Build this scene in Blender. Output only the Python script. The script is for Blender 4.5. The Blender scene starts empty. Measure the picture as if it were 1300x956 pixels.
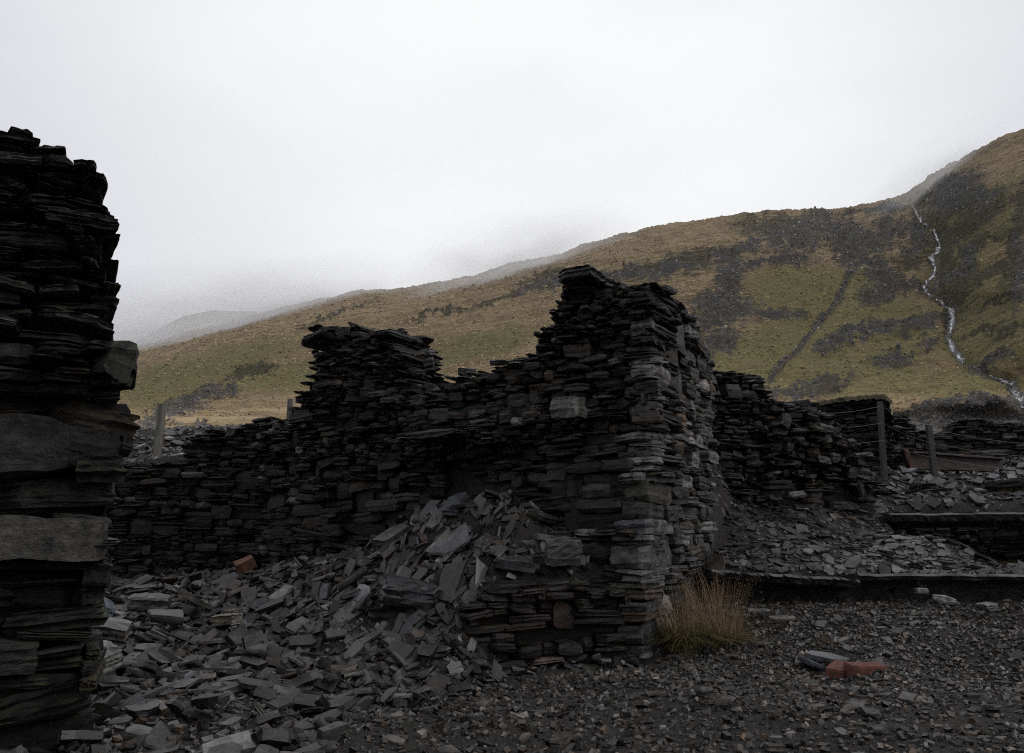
import bpy, math, random
import numpy as np
rng = np.random.default_rng(7)
random.seed(7)
C = bpy.context.scene.collection
EYE = 1.2
F = 1020.0
PITCH = math.atan((680 - 478) / F)
CP, SP = math.cos(PITCH), math.sin(PITCH)

# ------------------------------------------------------------------ camera relations
def ray(px, py):
    u = (np.asarray(px, float) - 650) / F
    v = (478 - np.asarray(py, float)) / F
    den = CP - v * SP
    return u / den, (SP + v * CP) / den          # x/Y , (z-EYE)/Y

def W(px, py, Y):
    a, b = ray(px, py)
    Y = np.asarray(Y, float)
    return np.stack([a * Y, Y + 0 * a, EYE + b * Y], -1)

def PX(P):
    P = np.asarray(P, float)
    x, y, z = P[..., 0], P[..., 1], P[..., 2] - EYE
    f = y * CP + z * SP
    up = -y * SP + z * CP
    f = np.where(f < 0.05, 0.05, f)
    return 650 + F * x / f, 478 - F * up / f

def ss(x):
    x = np.clip(x, 0, 1)
    return x * x * (3 - 2 * x)

# ------------------------------------------------------------------ noise
def _h(ix, iy, seed):
    n = (ix.astype(np.int64) * 374761393 + iy.astype(np.int64) * 668265263 + seed * 1442695041) & 0xffffffff
    n = ((n ^ (n >> 13)) * 1274126177) & 0xffffffff
    n = n ^ (n >> 16)
    return (n & 0xffffff) / float(0xffffff)

def vn(x, y, seed=0):
    x = np.asarray(x, float); y = np.asarray(y, float)
    ix, iy = np.floor(x), np.floor(y)
    fx, fy = x - ix, y - iy
    fx = fx * fx * (3 - 2 * fx); fy = fy * fy * (3 - 2 * fy)
    a = _h(ix, iy, seed); b = _h(ix + 1, iy, seed); c = _h(ix, iy + 1, seed); d = _h(ix + 1, iy + 1, seed)
    return (a * (1 - fx) + b * fx) * (1 - fy) + (c * (1 - fx) + d * fx) * fy - 0.5

def fbm(x, y, seed=0, octv=4, gain=0.5):
    s = 0; a = 1
    for i in range(octv):
        s = s + a * vn(x * 2 ** i + 17.3 * i, y * 2 ** i - 9.1 * i, seed + i)
        a *= gain
    return s

# ------------------------------------------------------------------ mesh helpers
class Geo:
    """collects polygons; every vertex has a position, a texture point (lp) and a tint"""
    def __init__(s):
        s.V = []; s.L = []; s.N = []; s.P = []; s.T = []; s.n = 0
    def add(s, V, loops, tot, lp=None, tint=None):
        V = np.asarray(V, float).reshape(-1, 3)
        s.V.append(V); s.L.append(np.asarray(loops, np.int64) + s.n); s.N.append(np.asarray(tot, np.int64))
        s.P.append(V if lp is None else np.asarray(lp, float).reshape(-1, 3))
        if tint is None: tint = np.array([.05, .05, .05])
        t = np.asarray(tint, float)
        if t.ndim == 1: t = np.tile(t, (len(V), 1))
        s.T.append(t); s.n += len(V)
    def add_copies(s, proto, pos, R, scale, tint):
        """many copies of one prototype. pos (n,3) R (n,3,3) scale (n,3) tint (n,3)"""
        Vp, loops, tot = proto
        n = len(pos)
        if n == 0: return
        v = Vp[None] * scale[:, None, :]
        Pw = np.einsum('nij,nkj->nki', R, v) + pos[:, None, :]
        off = rng.uniform(-40, 40, (n, 1, 3))
        m = len(Vp)
        L = (loops[None] + (np.arange(n) * m)[:, None]).ravel()
        s.add(Pw.reshape(-1, 3), L, np.tile(tot, n), (v + off).reshape(-1, 3), np.repeat(tint, m, axis=0))
    def build(s, name, mat, parent=None, smooth=False, origin=None):
        me = bpy.data.meshes.new(name)
        V = np.concatenate(s.V); L = np.concatenate(s.L); N = np.concatenate(s.N)
        if origin is not None: V = V - np.asarray(origin)
        me.vertices.add(len(V)); me.vertices.foreach_set('co', V.astype(np.float32).ravel())
        me.loops.add(len(L)); me.loops.foreach_set('vertex_index', L.astype(np.int32))
        me.polygons.add(len(N))
        st = np.concatenate([[0], np.cumsum(N)[:-1]])
        me.polygons.foreach_set('loop_start', st.astype(np.int32))
        me.polygons.foreach_set('use_smooth', np.full(len(N), smooth, bool))
        me.update(calc_edges=True)
        a = me.attributes.new('lp', 'FLOAT_VECTOR', 'POINT'); a.data.foreach_set('vector', np.concatenate(s.P).astype(np.float32).ravel())
        T = np.concatenate(s.T); T = np.concatenate([T, np.ones((len(T), 1))], 1)
        a = me.attributes.new('tint', 'FLOAT_COLOR', 'POINT'); a.data.foreach_set('color', T.astype(np.float32).ravel())
        me.materials.append(mat)
        o = bpy.data.objects.new(name, me); C.objects.link(o)
        if origin is not None: o.location = origin
        if parent is not None: o.parent = parent
        return o

def tag(o, label=None, cat=None, group=None, kind=None):
    if label: o['label'] = label
    if cat: o['category'] = cat
    if group: o['group'] = group
    if kind: o['kind'] = kind
    return o

def empty(name, loc=(0, 0, 0)):
    o = bpy.data.objects.new(name, None); o.location = loc; C.objects.link(o)
    return o

def rot_batch(yaw, pitch, roll):
    """R = Rz(yaw) Ry(pitch) Rx(roll)"""
    cy, sy, cp, sp, cr, sr = np.cos(yaw), np.sin(yaw), np.cos(pitch), np.sin(pitch), np.cos(roll), np.sin(roll)
    R = np.empty((len(yaw), 3, 3))
    R[:, 0, 0] = cy * cp; R[:, 0, 1] = cy * sp * sr - sy * cr; R[:, 0, 2] = cy * sp * cr + sy * sr
    R[:, 1, 0] = sy * cp; R[:, 1, 1] = sy * sp * sr + cy * cr; R[:, 1, 2] = sy * sp * cr - cy * sr
    R[:, 2, 0] = -sp; R[:, 2, 1] = cp * sr; R[:, 2, 2] = cp * cr
    return R

# ------------------------------------------------------------------ stone prototypes
def make_proto(N, Lr, square=0.6, jag=0.06, step=0.05, cut=0.35, r=None, lens=0.0):
    """layered split stone in the unit box: irregular outline, Lr rings of cleavage layers"""
    r = r or rng
    # corners of an irregular polygon
    cs = []
    for (sx, sy) in ((-1, -1), (1, -1), (1, 1), (-1, 1)):
        x = sx * (.5 - r.uniform(0, .5 - .5 * square)); y = sy * (.5 - r.uniform(0, .5 - .5 * square))
        if r.random() < cut:
            c = r.uniform(.08, .3)
            p1 = (x - sx * c, y); p2 = (x, y - sy * c * r.uniform(.4, 1))
            if sx * sy > 0: cs += [p1, p2][::-1] if sx < 0 and False else ([p2, p1] if sx * sy > 0 else [p1, p2])
            else: cs += [p1, p2]
        else:
            cs.append((x, y))
    cs = np.array(cs)
    ang = np.arctan2(cs[:, 1], cs[:, 0]); cs = cs[np.argsort(ang)]
    seg = np.roll(cs, -1, 0) - cs; ln = np.hypot(seg[:, 0], seg[:, 1]) + 1e-6
    cum = np.concatenate([[0], np.cumsum(ln)]); tt = np.linspace(0, cum[-1], N, endpoint=False)
    # snap the nearest samples to the corners
    for c in cum[:-1]:
        tt[np.argmin(np.abs(tt - c))] = c
    out = []
    for t in np.sort(tt):
        k = min(np.searchsorted(cum, t, side='right') - 1, len(cs) - 1)
        out.append(cs[k] + seg[k] * ((t - cum[k]) / ln[k]))
    out = np.array(out) * (1 + r.uniform(-jag, jag, (N, 1)))
    V = []
    zs = np.linspace(-.5, .5, Lr)
    if Lr > 2: zs[1:-1] += r.uniform(-.3, .3, Lr - 2) / Lr
    tilt = r.uniform(-.12, .12, 2)
    for i, z in enumerate(zs):
        k = 1 + r.uniform(-step, step)
        if i in (0, Lr - 1): k -= step * r.uniform(.5, 1.6)
        ring = out * (k + r.uniform(-step, step, (N, 1)) * .7) + r.uniform(-step, step, 2) * .5
        zz = z + (ring @ tilt) * (1 if i in (0, Lr - 1) else .6) + r.uniform(-.05, .05, N)
        V.append(np.column_stack([ring, zz]))
    V = np.concatenate(V)
    if lens:
        b0, b1 = r.uniform(0, lens, 2); pw = r.uniform(1.6, 4); q = V[:, 0] * 2
        V[:, 2] *= 1 - np.where(q > 0, b0, b1) * np.abs(q) ** pw
        V[:, 2] += r.uniform(-.16, .16) * lens * q + r.uniform(-.18, .18) * lens * (q * q - .4)
        V[:, 2] *= 1 - r.uniform(0, .35) * lens * np.abs(V[:, 1] * 2) ** 2
    loops = []; tot = []
    for i in range(Lr - 1):
        for j in range(N):
            a = i * N + j; b = i * N + (j + 1) % N
            loops += [a, b, b + N, a + N]; tot.append(4)
    # caps: fan with a slightly raised centre
    V = np.vstack([V, [0, 0, -.5 - r.uniform(-.06, .12)], [0, 0, .5 + r.uniform(-.06, .12)]])
    c0, c1 = len(V) - 2, len(V) - 1
    for j in range(N):
        a = j; b = (j + 1) % N
        loops += [c0, b, a]; tot.append(3)
        a += (Lr - 1) * N; b += (Lr - 1) * N
        loops += [c1, a, b]; tot.append(3)
    return V, np.array(loops), np.array(tot)

P_WALL = [make_proto(int(rng.integers(10, 17)), int(rng.integers(3, 6)), square=.8, jag=.055, step=.07, cut=.6, lens=float(rng.choice([.2, .45, .95]))) for _ in range(60)]
P_ROUND = [make_proto(int(rng.integers(12, 18)), int(rng.integers(5, 7)), square=.85, jag=.03, step=.045, cut=.6, lens=float(rng.choice([.1, .25, .5]))) for _ in range(40)]
P_MIX = P_WALL[:40] + P_ROUND
P_BIG = [make_proto(int(rng.integers(20, 30)), int(rng.integers(6, 10)), square=.84, jag=.03, step=.05, cut=.45, lens=float(rng.choice([.15, .5, .9]))) for _ in range(40)]
P_BACK = [make_proto(10, 3, square=.85, jag=.035, step=.05, cut=.3, lens=.6) for _ in range(10)]
P_SLAB = [make_proto(int(rng.integers(8, 15)), int(rng.integers(3, 5)), square=.55, jag=.05, step=.035, cut=.55) for _ in range(60)]
P_CHIP = [make_proto(int(rng.integers(4, 7)), 2, square=.5, jag=.08, step=.12, cut=.2) for _ in range(30)]

BASE_T = np.array([.0135, .0129, .0127])
def stone_tint(n, lo=.45, hi=1.5, rust=.07, pale=.05, green=.05, base=BASE_T, warm=.05):
    k = rng.uniform(lo, hi, n)[:, None] ** 1.2
    t = base * k
    hue = rng.normal(0, 1, n)[:, None]
    t = t * (1 + hue * warm * np.array([1.0, .25, -.9]))
    m = rng.random(n)
    t[m < rust] *= np.array([1.5, 1.1, .8])
    sel = (m > .5) & (m < .5 + pale); t[sel] = t[sel] * 2.2 + rng.uniform(.008, .035, (int(sel.sum()), 1)) * np.array([1.05, 1.0, .93])
    sel = (m > .8) & (m < .8 + green); t[sel] *= np.array([1.12, 1.12, .85])
    return np.clip(t, .004, .5)

# ------------------------------------------------------------------ walls of laid stone
def intervals(poly, z):
    xs = []
    n = len(poly)
    for i in range(n):
        (s0, z0), (s1, z1) = poly[i], poly[(i + 1) % n]
        if (z0 <= z) != (z1 <= z):
            xs.append(s0 + (s1 - s0) * (z - z0) / (z1 - z0))
    xs.sort()
    return [(xs[i], xs[i + 1]) for i in range(0, len(xs) - 1, 2)]

class Plane:
    def __init__(s, A, B, ref=(0, 0)):
        s.A = np.array(A, float); s.B = np.array(B, float)
        s.d = (s.B - s.A) / np.linalg.norm(s.B - s.A)
        s.n = np.array([s.d[1], -s.d[0]])
        if s.n @ (np.array(ref) - s.A) < 0: s.n = -s.n
    def hit(s, px, py):
        a, b = ray(px, py)
        Y = (s.n @ s.A) / (s.n[0] * a + s.n[1])
        P = np.array([a * Y, Y])
        return (P - s.A) @ s.d, EYE + b * Y
    def P(s, t, o, z):
        q = s.A + s.d * t + s.n * o
        return np.array([q[0], q[1], z])

def build_wall(geo, pl, outline, thick=.5, hr=lambda px, py: (.04, .11), lr=lambda h: (1.8, 5.0), relief=None, rough=.03,
               protos=P_WALL, tint=None, back=True, endjit=.05, gap=.006, wob=.05, depth=.3, core_dark=.006, droop=None, tilt=.03, crown=4.0, csize=(.12, .34), extra=None):
    poly = [pl.hit(x, y) for x, y in outline] + (extra or [])
    zmin = min(p[1] for p in poly); zmax = max(p[1] for p in poly)
    rel = relief or (lambda px, py: 0.0)
    z = zmin
    items = {}
    seedw = int(rng.integers(1, 999))
    occ = []
    dr = droop or (lambda t, z: 0.0)
    while z < zmax:
        sm = np.mean([i for iv in intervals(poly, z + .02) for i in iv]) if intervals(poly, z + .02) else 0
        P0 = pl.P(sm, 0, z); ppx, ppy = PX(P0)
        h0, h1 = hr(float(ppx), float(ppy))
        h = rng.uniform(h0, h1)
        newocc = []
        for (a, b) in intervals(poly, z + h * .5):
            if b - a < .05: continue
            a += rng.uniform(-endjit, endjit); b += rng.uniform(-endjit, endjit)
            # core segments
            t = a + .1
            while t < b - .1:
                w = min(.35, b - .1 - t)
                if w < .03: break
                pc = pl.P(t + w / 2, 0, z); qx, qy = PX(pc)
                zo = wob * 2 * float(vn(np.array([t * .6]), np.array([z * .7]), seedw)[0]) + dr(t, z)
                ro = float(rel(float(qx), float(qy))) - .14
                ri = -thick + .12
                if ro > ri + .05:
                    cx = [pl.P(t, ro, z + zo), pl.P(t + w + .02, ro, z + zo), pl.P(t + w + .02, ri, z + zo), pl.P(t, ri, z + zo)]
                    top = [p + np.array([0, 0, h + .02]) for p in cx]
                    geo.add(np.array(cx + top), [0, 3, 2, 1, 4, 5, 6, 7, 0, 1, 5, 4, 1, 2, 6, 5, 2, 3, 7, 6, 3, 0, 4, 7], [4] * 6, tint=[core_dark] * 3)
                t += w
            t = a
            while t < b - .02:
                # skip where a tall stone of the course below still stands
                hit = [o for o in occ if o[0] - .02 < t < o[1] - .02]
                if hit:
                    t = hit[0][1] + gap; continue
                l0, l1 = lr(h)
                L = h * rng.uniform(l0, l1)
                L = max(L, .08)
                nxt = [o[0] for o in occ if o[0] > t]
                lim = min([b] + nxt)
                if t + L > lim - .07: L = lim - t
                if L < .03: t = lim + .001; continue
                L = min(L, max(l1 * h, .3) * 1.2)
                tall = 1.0; split = 1
                r = rng.random()
                if r < .12 and L > h * 1.3: tall = rng.uniform(1.5, 2.1)
                elif r < .38 and h > .05: split = 2 if h < .11 else int(rng.integers(2, 4))
                pc = pl.P(t + L / 2, 0, z + h / 2); qx, qy = PX(pc)
                ro = float(rel(float(qx), float(qy)))
                zo = wob * 2 * float(vn(np.array([(t + L / 2) * .6]), np.array([z * .7]), seedw)[0]) + dr(t + L / 2, z)
                end = (t <= a + .01) or (t + L >= b - .02)
                if tall > 1:
                    okk = intervals(poly, z + h * tall * .9)
                    if any(p + .02 <= t and t + L <= q - .02 for p, q in okk) and t + L < lim - .01: newocc.append((t, t + L))
                    else: tall = 1.0
                hh = h * tall / split
                for k in range(split):
                    dep = depth * rng.uniform(.75, 1.25)
                    if end: dep = max(dep, thick * .9)
                    out = ro + rng.normal(0, rough) * (1.0 if split == 1 else 1.3)
                    Lk = L; off = 0
                    if split > 1: off = rng.uniform(-.03, .03)
                    c = pl.P(t + Lk / 2 + off, out - dep / 2, z + zo + hh * (k + .5))
                    items.setdefault(int(rng.integers(len(protos))), []).append((c, Lk - gap * rng.uniform(.3, 2.2), dep, hh - gap * rng.uniform(.1, 1.3)))
                t += L + gap * .3
            if back:
                t = a
                while t < b - .05:
                    L = min(rng.uniform(.3, .7), b - t)
                    c = pl.P(t + L / 2, -thick + .12 + rng.normal(0, .02), z + h / 2)
                    items.setdefault(-1 - int(rng.integers(len(P_BACK))), []).append((c, L - .01, .25, h - .008))
                    t += L
        occ = newocc
        z += h
    base_yaw = math.atan2(pl.d[1], pl.d[0])
    # loose stones lying along the broken top
    cen = np.mean(np.array(poly), 0)
    cps = []
    for i in range(len(poly)):
        (s0, z0), (s1, z1) = poly[i], poly[(i + 1) % len(poly)]
        ln = math.hypot(s1 - s0, z1 - z0)
        if max(z0, z1) < zmin + .35 * (zmax - zmin) or abs(s1 - s0) < .35 * ln: continue
        for _ in range(int(rng.poisson(ln * crown))):
            f = rng.random(); cps.append(pl.P(s0 + (s1 - s0) * f, rng.uniform(-thick + .12, -.05), z0 + (z1 - z0) * f + rng.uniform(-.12, -.05)))
    if cps:
        cps = np.array(cps); n = len(cps); L = rng.uniform(csize[0], csize[1], n)
        R = rot_batch(base_yaw + rng.normal(0, .5, n), rng.normal(0, .2, n), rng.normal(0, .16, n))
        S = np.stack([L, L * rng.uniform(.5, .9, n), L * rng.uniform(.14, .4, n)], 1)
        tn = stone_tint(n) if tint is None else tint(cps)
        kk = rng.integers(0, len(protos), n)
        for k in range(len(protos)):
            m = kk == k
            geo.add_copies(protos[k], cps[m], R[m], S[m], tn[m])
    for k, lst in items.items():
        pr = protos[k] if k >= 0 else P_BACK[-1 - k]
        n = len(lst)
        pos = np.array([i[0] for i in lst]); sc = np.array([[i[1], i[2], i[3]] for i in lst])
        # prototypes do not fill their box: enlarge a little
        sc *= np.array([1.1, 1.08, 1.04])
        flip = rng.integers(0, 2, n) * math.pi
        R = rot_batch(base_yaw + flip + rng.normal(0, .05, n), rng.normal(0, tilt, n), rng.normal(0, .03, n))
        tn = stone_tint(n) if tint is None else tint(pos)
        geo.add_copies(pr, pos, R, sc, tn)
    return poly

# ------------------------------------------------------------------ materials
def nodes_of(m):
    m.use_nodes = True
    nt = m.node_tree; nt.nodes.clear()
    out = nt.nodes.new('ShaderNodeOutputMaterial'); b = nt.nodes.new('ShaderNodeBsdfPrincipled')
    nt.links.new(b.outputs[0], out.inputs[0])
    return nt, b, out

def nd(nt, t, **kw):
    n = nt.nodes.new(t)
    for k, v in kw.items():
        if k in n.inputs.keys() if hasattr(n.inputs, 'keys') else False: n.inputs[k].default_value = v
        else: setattr(n, k, v)
    return n

def mixc(nt, f, a, b, mode='MIX'):
    n = nt.nodes.new('ShaderNodeMix'); n.data_type = 'RGBA'; n.blend_type = mode; n.clamp_factor = True
    for i, v in ((0, f), (6, a), (7, b)):
        if hasattr(v, 'links') or hasattr(v, 'is_linked'): nt.links.new(v, n.inputs[i])
        else: n.inputs[i].default_value = v if i == 0 else (*v, 1)
    return n.outputs[2]

def ramp(nt, src, lo, hi, a=0.0, b=1.0):
    n = nt.nodes.new('ShaderNodeMapRange'); n.interpolation_type = 'SMOOTHSTEP'
    nt.links.new(src, n.inputs[0]); n.inputs[1].default_value = lo; n.inputs[2].default_value = hi
    n.inputs[3].default_value = a; n.inputs[4].default_value = b
    return n.outputs[0]

def noise(nt, vec, scale, detail=4, rough=.6, stretch=None):
    if stretch:
        mp = nt.nodes.new('ShaderNodeMapping'); mp.inputs['Scale'].default_value = stretch
        nt.links.new(vec, mp.inputs[0]); vec = mp.outputs[0]
    n = nt.nodes.new('ShaderNodeTexNoise'); n.inputs['Scale'].default_value = scale
    n.inputs['Detail'].default_value = detail; n.inputs['Roughness'].default_value = rough
    nt.links.new(vec, n.inputs['Vector'])
    return n.outputs[0]

def math_(nt, op, a, b=0.0):
    n = nt.nodes.new('ShaderNodeMath'); n.operation = op
    for i, v in ((0, a), (1, b)):
        if hasattr(v, 'is_linked'): nt.links.new(v, n.inputs[i])
        else: n.inputs[i].default_value = v
    return n.outputs[0]

def attr(nt, name, out=1):
    n = nt.nodes.new('ShaderNodeAttribute'); n.attribute_name = name
    return n.outputs[out]      # 0 color 1 vector

def bump(nt, b, h, strength, dist):
    n = nt.nodes.new('ShaderNodeBump'); n.inputs['Strength'].default_value = strength; n.inputs['Distance'].default_value = dist
    nt.links.new(h, n.inputs['Height']); nt.links.new(n.outputs[0], b.inputs['Normal'])

def slate_mat(name, gloss=(.35, .75), lichen=.55, bstr=.8, moss=0.0, bdist=.012, lstr=4.5, spec=.22):
    m = bpy.data.materials.new(name); nt, b, out = nodes_of(m)
    lp = attr(nt, 'lp', 1); tint = attr(nt, 'tint', 0)
    blot = noise(nt, lp, 6, 6, .7)
    fine = noise(nt, lp, 45, 6, .75)
    lay = noise(nt, lp, 9, 7, .7, (1, 1, lstr))
    k = math_(nt, 'ADD', ramp(nt, blot, .34, .68, .4, 1.5), ramp(nt, fine, .3, .7, -.25, .25))
    k2 = math_(nt, 'MULTIPLY', k, ramp(nt, lay, .32, .62, .6, 1.2))
    vm = nt.nodes.new('ShaderNodeVectorMath'); vm.operation = 'SCALE'; nt.links.new(tint, vm.inputs[0]); nt.links.new(k2, vm.inputs['Scale'])
    col = vm.outputs[0]
    # pale lichen crust and brown iron staining
    li = noise(nt, lp, 22, 6, .75)
    lim = ramp(nt, li, .66, .74, 0, lichen)
    col = mixc(nt, lim, col, (.10, .10, .088))
    ru = noise(nt, lp, 3.1, 4, .6)
    col = mixc(nt, ramp(nt, ru, .6, .75, 0, .4), col, (.026, .019, .013))
    if moss:
        geo = nt.nodes.new('ShaderNodeNewGeometry'); sx = nt.nodes.new('ShaderNodeSeparateXYZ'); nt.links.new(geo.outputs['Normal'], sx.inputs[0])
        mo = math_(nt, 'MULTIPLY', ramp(nt, sx.outputs[2], .2, .9), ramp(nt, noise(nt, lp, 5, 5, .7), .48, .62, 0, moss))
        col = mixc(nt, mo, col, (.05, .06, .018))
    nt.links.new(col, b.inputs['Base Color'])
    nt.links.new(ramp(nt, blot, .3, .7, gloss[0], gloss[1]), b.inputs['Roughness'])
    b.inputs['Specular IOR Level'].default_value = spec
    hgt = math_(nt, 'ADD', math_(nt, 'MULTIPLY', lay, 1.2), math_(nt, 'ADD', math_(nt, 'MULTIPLY', fine, .5), math_(nt, 'MULTIPLY', blot, 1.2)))
    bump(nt, b, hgt, bstr, bdist)
    return m

M_SLATE = slate_mat('wet_slate', moss=.3)
M_SLATE_BIG = slate_mat('mossy_slate', moss=.5, lichen=.7, bstr=1.0, bdist=.03, lstr=2.6)
M_LOOSE = slate_mat('loose_slate', gloss=(.22, .5), lichen=.3, bstr=.6, bdist=.006, spec=.34)

def simple_mat(name, col1, col2, rough=.8, scale=12, bstr=.5, bdist=.01, stretch=None, use_lp=False):
    m = bpy.data.materials.new(name); nt, b, out = nodes_of(m)
    if use_lp: v = attr(nt, 'lp', 1)
    else:
        tc = nt.nodes.new('ShaderNodeTexCoord'); v = tc.outputs['Object']
    n1 = noise(nt, v, scale, 6, .7, stretch)
    col = mixc(nt, ramp(nt, n1, .35, .65), col1, col2)
    nt.links.new(col, b.inputs['Base Color']); b.inputs['Roughness'].default_value = rough
    bump(nt, b, n1, bstr, bdist)
    return m

M_WOOD = simple_mat('weathered_wood', (.05, .045, .038), (.13, .12, .10), .85, 9, .7, .006, (1, 1, .08), True)
M_DWOOD = simple_mat('wet_wood', (.014, .013, .011), (.04, .036, .032), .8, 9, .7, .006, (1, 1, .08), True)
M_WIRE = simple_mat('galvanised_wire', (.14, .14, .14), (.22, .22, .22), .5, 30)
M_BRICK = simple_mat('red_brick', (.06, .02, .014), (.13, .042, .028), .85, 22, .5, .004, None, True)
M_RUST = simple_mat('rusty_iron', (.012, .009, .008), (.036, .018, .011), .8, 10, .7, .01, None, True)
M_RUSTY = simple_mat('orange_rust', (.025, .012, .008), (.10, .036, .015), .8, 14, .7, .01, None, True)

def vcol_mat(name, rough=.8, trans=0.0):
    m = bpy.data.materials.new(name); nt, b, out = nodes_of(m)
    nt.links.new(attr(nt, 'tint', 0), b.inputs['Base Color']); b.inputs['Roughness'].default_value = rough
    b.inputs['Specular IOR Level'].default_value = .2
    return m
M_GRASS = vcol_mat('dry_grass')

# ------------------------------------------------------------------ near terrain
def idw(pts, x, y, p=3.2):
    pts = np.asarray(pts, float)
    num = 0; den = 0
    for (a, b, c) in pts:
        w = 1.0 / (((x - a) ** 2 + (y - b) ** 2) + .02) ** (p / 2)
        num = num + w * c; den = den + w
    return num / den

def cp(lst): return [tuple(W(a, b, c)) for a, b, c in lst]
FRONT = [(1.1, 7.3, .06), (2.5, 7.0, 0), (4, 7, 0), (6.5, 7, 0), (0, 6.4, 0), (-1, 5.9, .03), (3, 9.25, .5), (4.4, 9.25, .5), (5.6, 9.25, .5), (8, 9.25, .5), (3, 8.8, .45), (4.4, 8.8, .45), (5.6, 8.8, .46), (7, 8.8, .45),
         (2.2, 9.0, .45), (1.9, 8.2, .18), (3, 8.1, .26), (5, 8.1, .27), (0, 4.5, 0), (4, 4.5, 0), (-2.5, 5.4, .24), (-3, 4.5, .15), (0, 2, 0), (-1.6, 6.2, .2), (-6, 5, .2), (9, 5, 0), (5, 1, 0), (-5, 1, 0), (1.5, 7.7, .1)]
HEAP = cp([(150, 750, 10.5), (250, 742, 10.8), (330, 738, 10.5), (330, 800, 8.2), (200, 800, 7.6), (230, 856, 6.3), (400, 850, 6.9), (330, 850, 6.7), (400, 780, 8.3), (440, 745, 9), (470, 705, 9.3),
           (520, 664, 9.5), (560, 646, 9.2), (620, 634, 8.9), (650, 640, 8.6), (700, 700, 8.2), (705, 738, 7.8), (600, 744, 7.6), (550, 778, 7.45), (490, 812, 7.3), (560, 715, 8.2), (500, 755, 8.0), (620, 700, 8.1), (360, 715, 10.5), (120, 800, 7.5), (60, 780, 7.5)]) + [(-7, 9, .5), (-7, 12, .6), (-2.5, 5.4, .24), (-3, 4.5, .15)]
PLAT = cp([(905, 716, 9.4), (1000, 722, 9.4), (1085, 727, 9.4), (1200, 726, 9.5), (1290, 724, 9.5), (1000, 690, 10.6), (960, 660, 11.8), (1080, 650, 14), (1180, 682, 11.4), (1000, 640, 13), (930, 640, 12.3), (1120, 635, 14.5), (1060, 700, 10.6), (1110, 680, 11.8)])
TERR = cp([(1140, 652, 13.4), (1290, 654, 13.4), (1200, 625, 15), (1290, 632, 15), (1187, 610, 17), (1250, 602, 18.2), (1120, 597, 17), (1300, 585, 20), (1060, 620, 16), (1200, 590, 21), (1000, 600, 16)]) + [(14, 14, 1.7), (14, 21, 3)]
BACKL = cp([(150, 592, 13), (300, 578, 14), (200, 552, 20), (300, 548, 20), (200, 575, 16), (420, 560, 17), (500, 560, 14), (600, 560, 20), (-60, 580, 14), (-100, 560, 21), (800, 580, 20), (900, 590, 20), (700, 590, 14)]) + [(-16, 12, 2), (-20, 20, 3.5)]
EA, EB = np.array([-1.98, 6.75]), np.array([1.12, 7.62])       # low front wall line
CA, CB = np.array([1.52, 8.3]), np.array([-3.7, 11.6])         # long face of the building
RA, RB = np.array([1.52, 8.3]), np.array([2.86, 11.0])         # right hand face
def side(A, B, x, y):       # signed distance, positive to the left of A->B
    d = (B - A) / np.linalg.norm(B - A)
    return d[0] * (y - A[1]) - d[1] * (x - A[0])
PIT_A = W(1284, 712, 9.6)[:2]; PIT_B = W(1085, 650, 13.8)[:2]

def H(x, y, detail=True):
    x = np.asarray(x, float); y = np.asarray(y, float)
    zf = idw(FRONT, x, y); zh = idw(HEAP, x, y); zp = idw(PLAT, x, y); zt = idw(TERR, x, y); zb = idw(BACKL, x, y)
    e = side(EA, EB, x, y)                       # >0 behind the low wall
    lf = ss((.1 - x) / .7)
    mh = ss((e - .2 + 1.1 * lf) / (.3 + 1.3 * lf)) * ss((1.55 - x) / .4)
    z = zf * (1 - mh) + zh * mh
    # platform behind the ledge
    mp = ss((y - 9.28) / .1) * ss((x - 1.9) / .5)
    pit = ss(-side(PIT_A, PIT_B, x, y) / .35) * ss((y - 9.7) / .1)
    zpl = zp * (1 - pit) + (.35 + .05 * x) * pit
    zpl = np.where(y > 13.6, zt * ss((y - 13.6) / .5) + zpl * (1 - ss((y - 13.6) / .5)), zpl)
    z = z * (1 - mp) + zpl * mp
    # behind the buildings
    c = -side(CA, CB, x, y)
    mb = ss((c - .1) / .4) * ss((side(RA, RB, x, y) - .1) / .4)
    mb = np.maximum(mb, ss((y - 12.1) / .4) * ss((2.0 - x) / .5))
    z = z * (1 - mb) + zb * mb
    far = ss((y - 19) / 4)
    z = z * (1 - far) + far * np.where(x < 4, zb, zt)
    if detail:
        z = z + .05 * fbm(x * 1.3, y * 1.3, 3, 4) + .02 * fbm(x * 6, y * 6, 5, 3)
    return z

# ------------------------------------------------------------------ hillside
RIDGE = np.array([(-900, 640), (-500, 560), (-200, 500), (0, 470), (100, 452), (165, 440), (220, 427), (300, 407), (350, 393), (400, 380), (460, 369), (500, 367), (540, 362), (600, 350), (650, 336), (720, 318), (780, 300),
                  (850, 284), (920, 274), (1000, 267), (1060, 265), (1110, 257), (1150, 244), (1200, 213), (1240, 190), (1300, 168), (1400, 130), (1600, 80), (2200, 60)], float)
FOOT = np.array([(-900, 575), (-300, 556), (330, 549), (450, 575), (900, 590), (1130, 592), (2200, 600)], float)
RDIST = np.array([(-900, 900), (165, 560), (460, 430), (800, 340), (1000, 310), (1150, 330), (1200, 300), (1300, 270), (1600, 240), (2200, 200)], float)
STREAM = np.array([(1157, 257), (1163, 267), (1169, 281), (1177, 288), (1185, 292), (1192, 303), (1190, 312), (1181, 319), (1184, 329), (1187, 335), (1184, 345), (1176, 352), (1172, 358), (1174, 368), (1183, 373), (1192, 377), (1206, 388), (1208, 403),
                   (1204, 425), (1210, 444), (1223, 458), (1240, 468), (1267, 478), (1283, 486), (1290, 500), (1306, 520), (1340, 540)], float)
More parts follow.
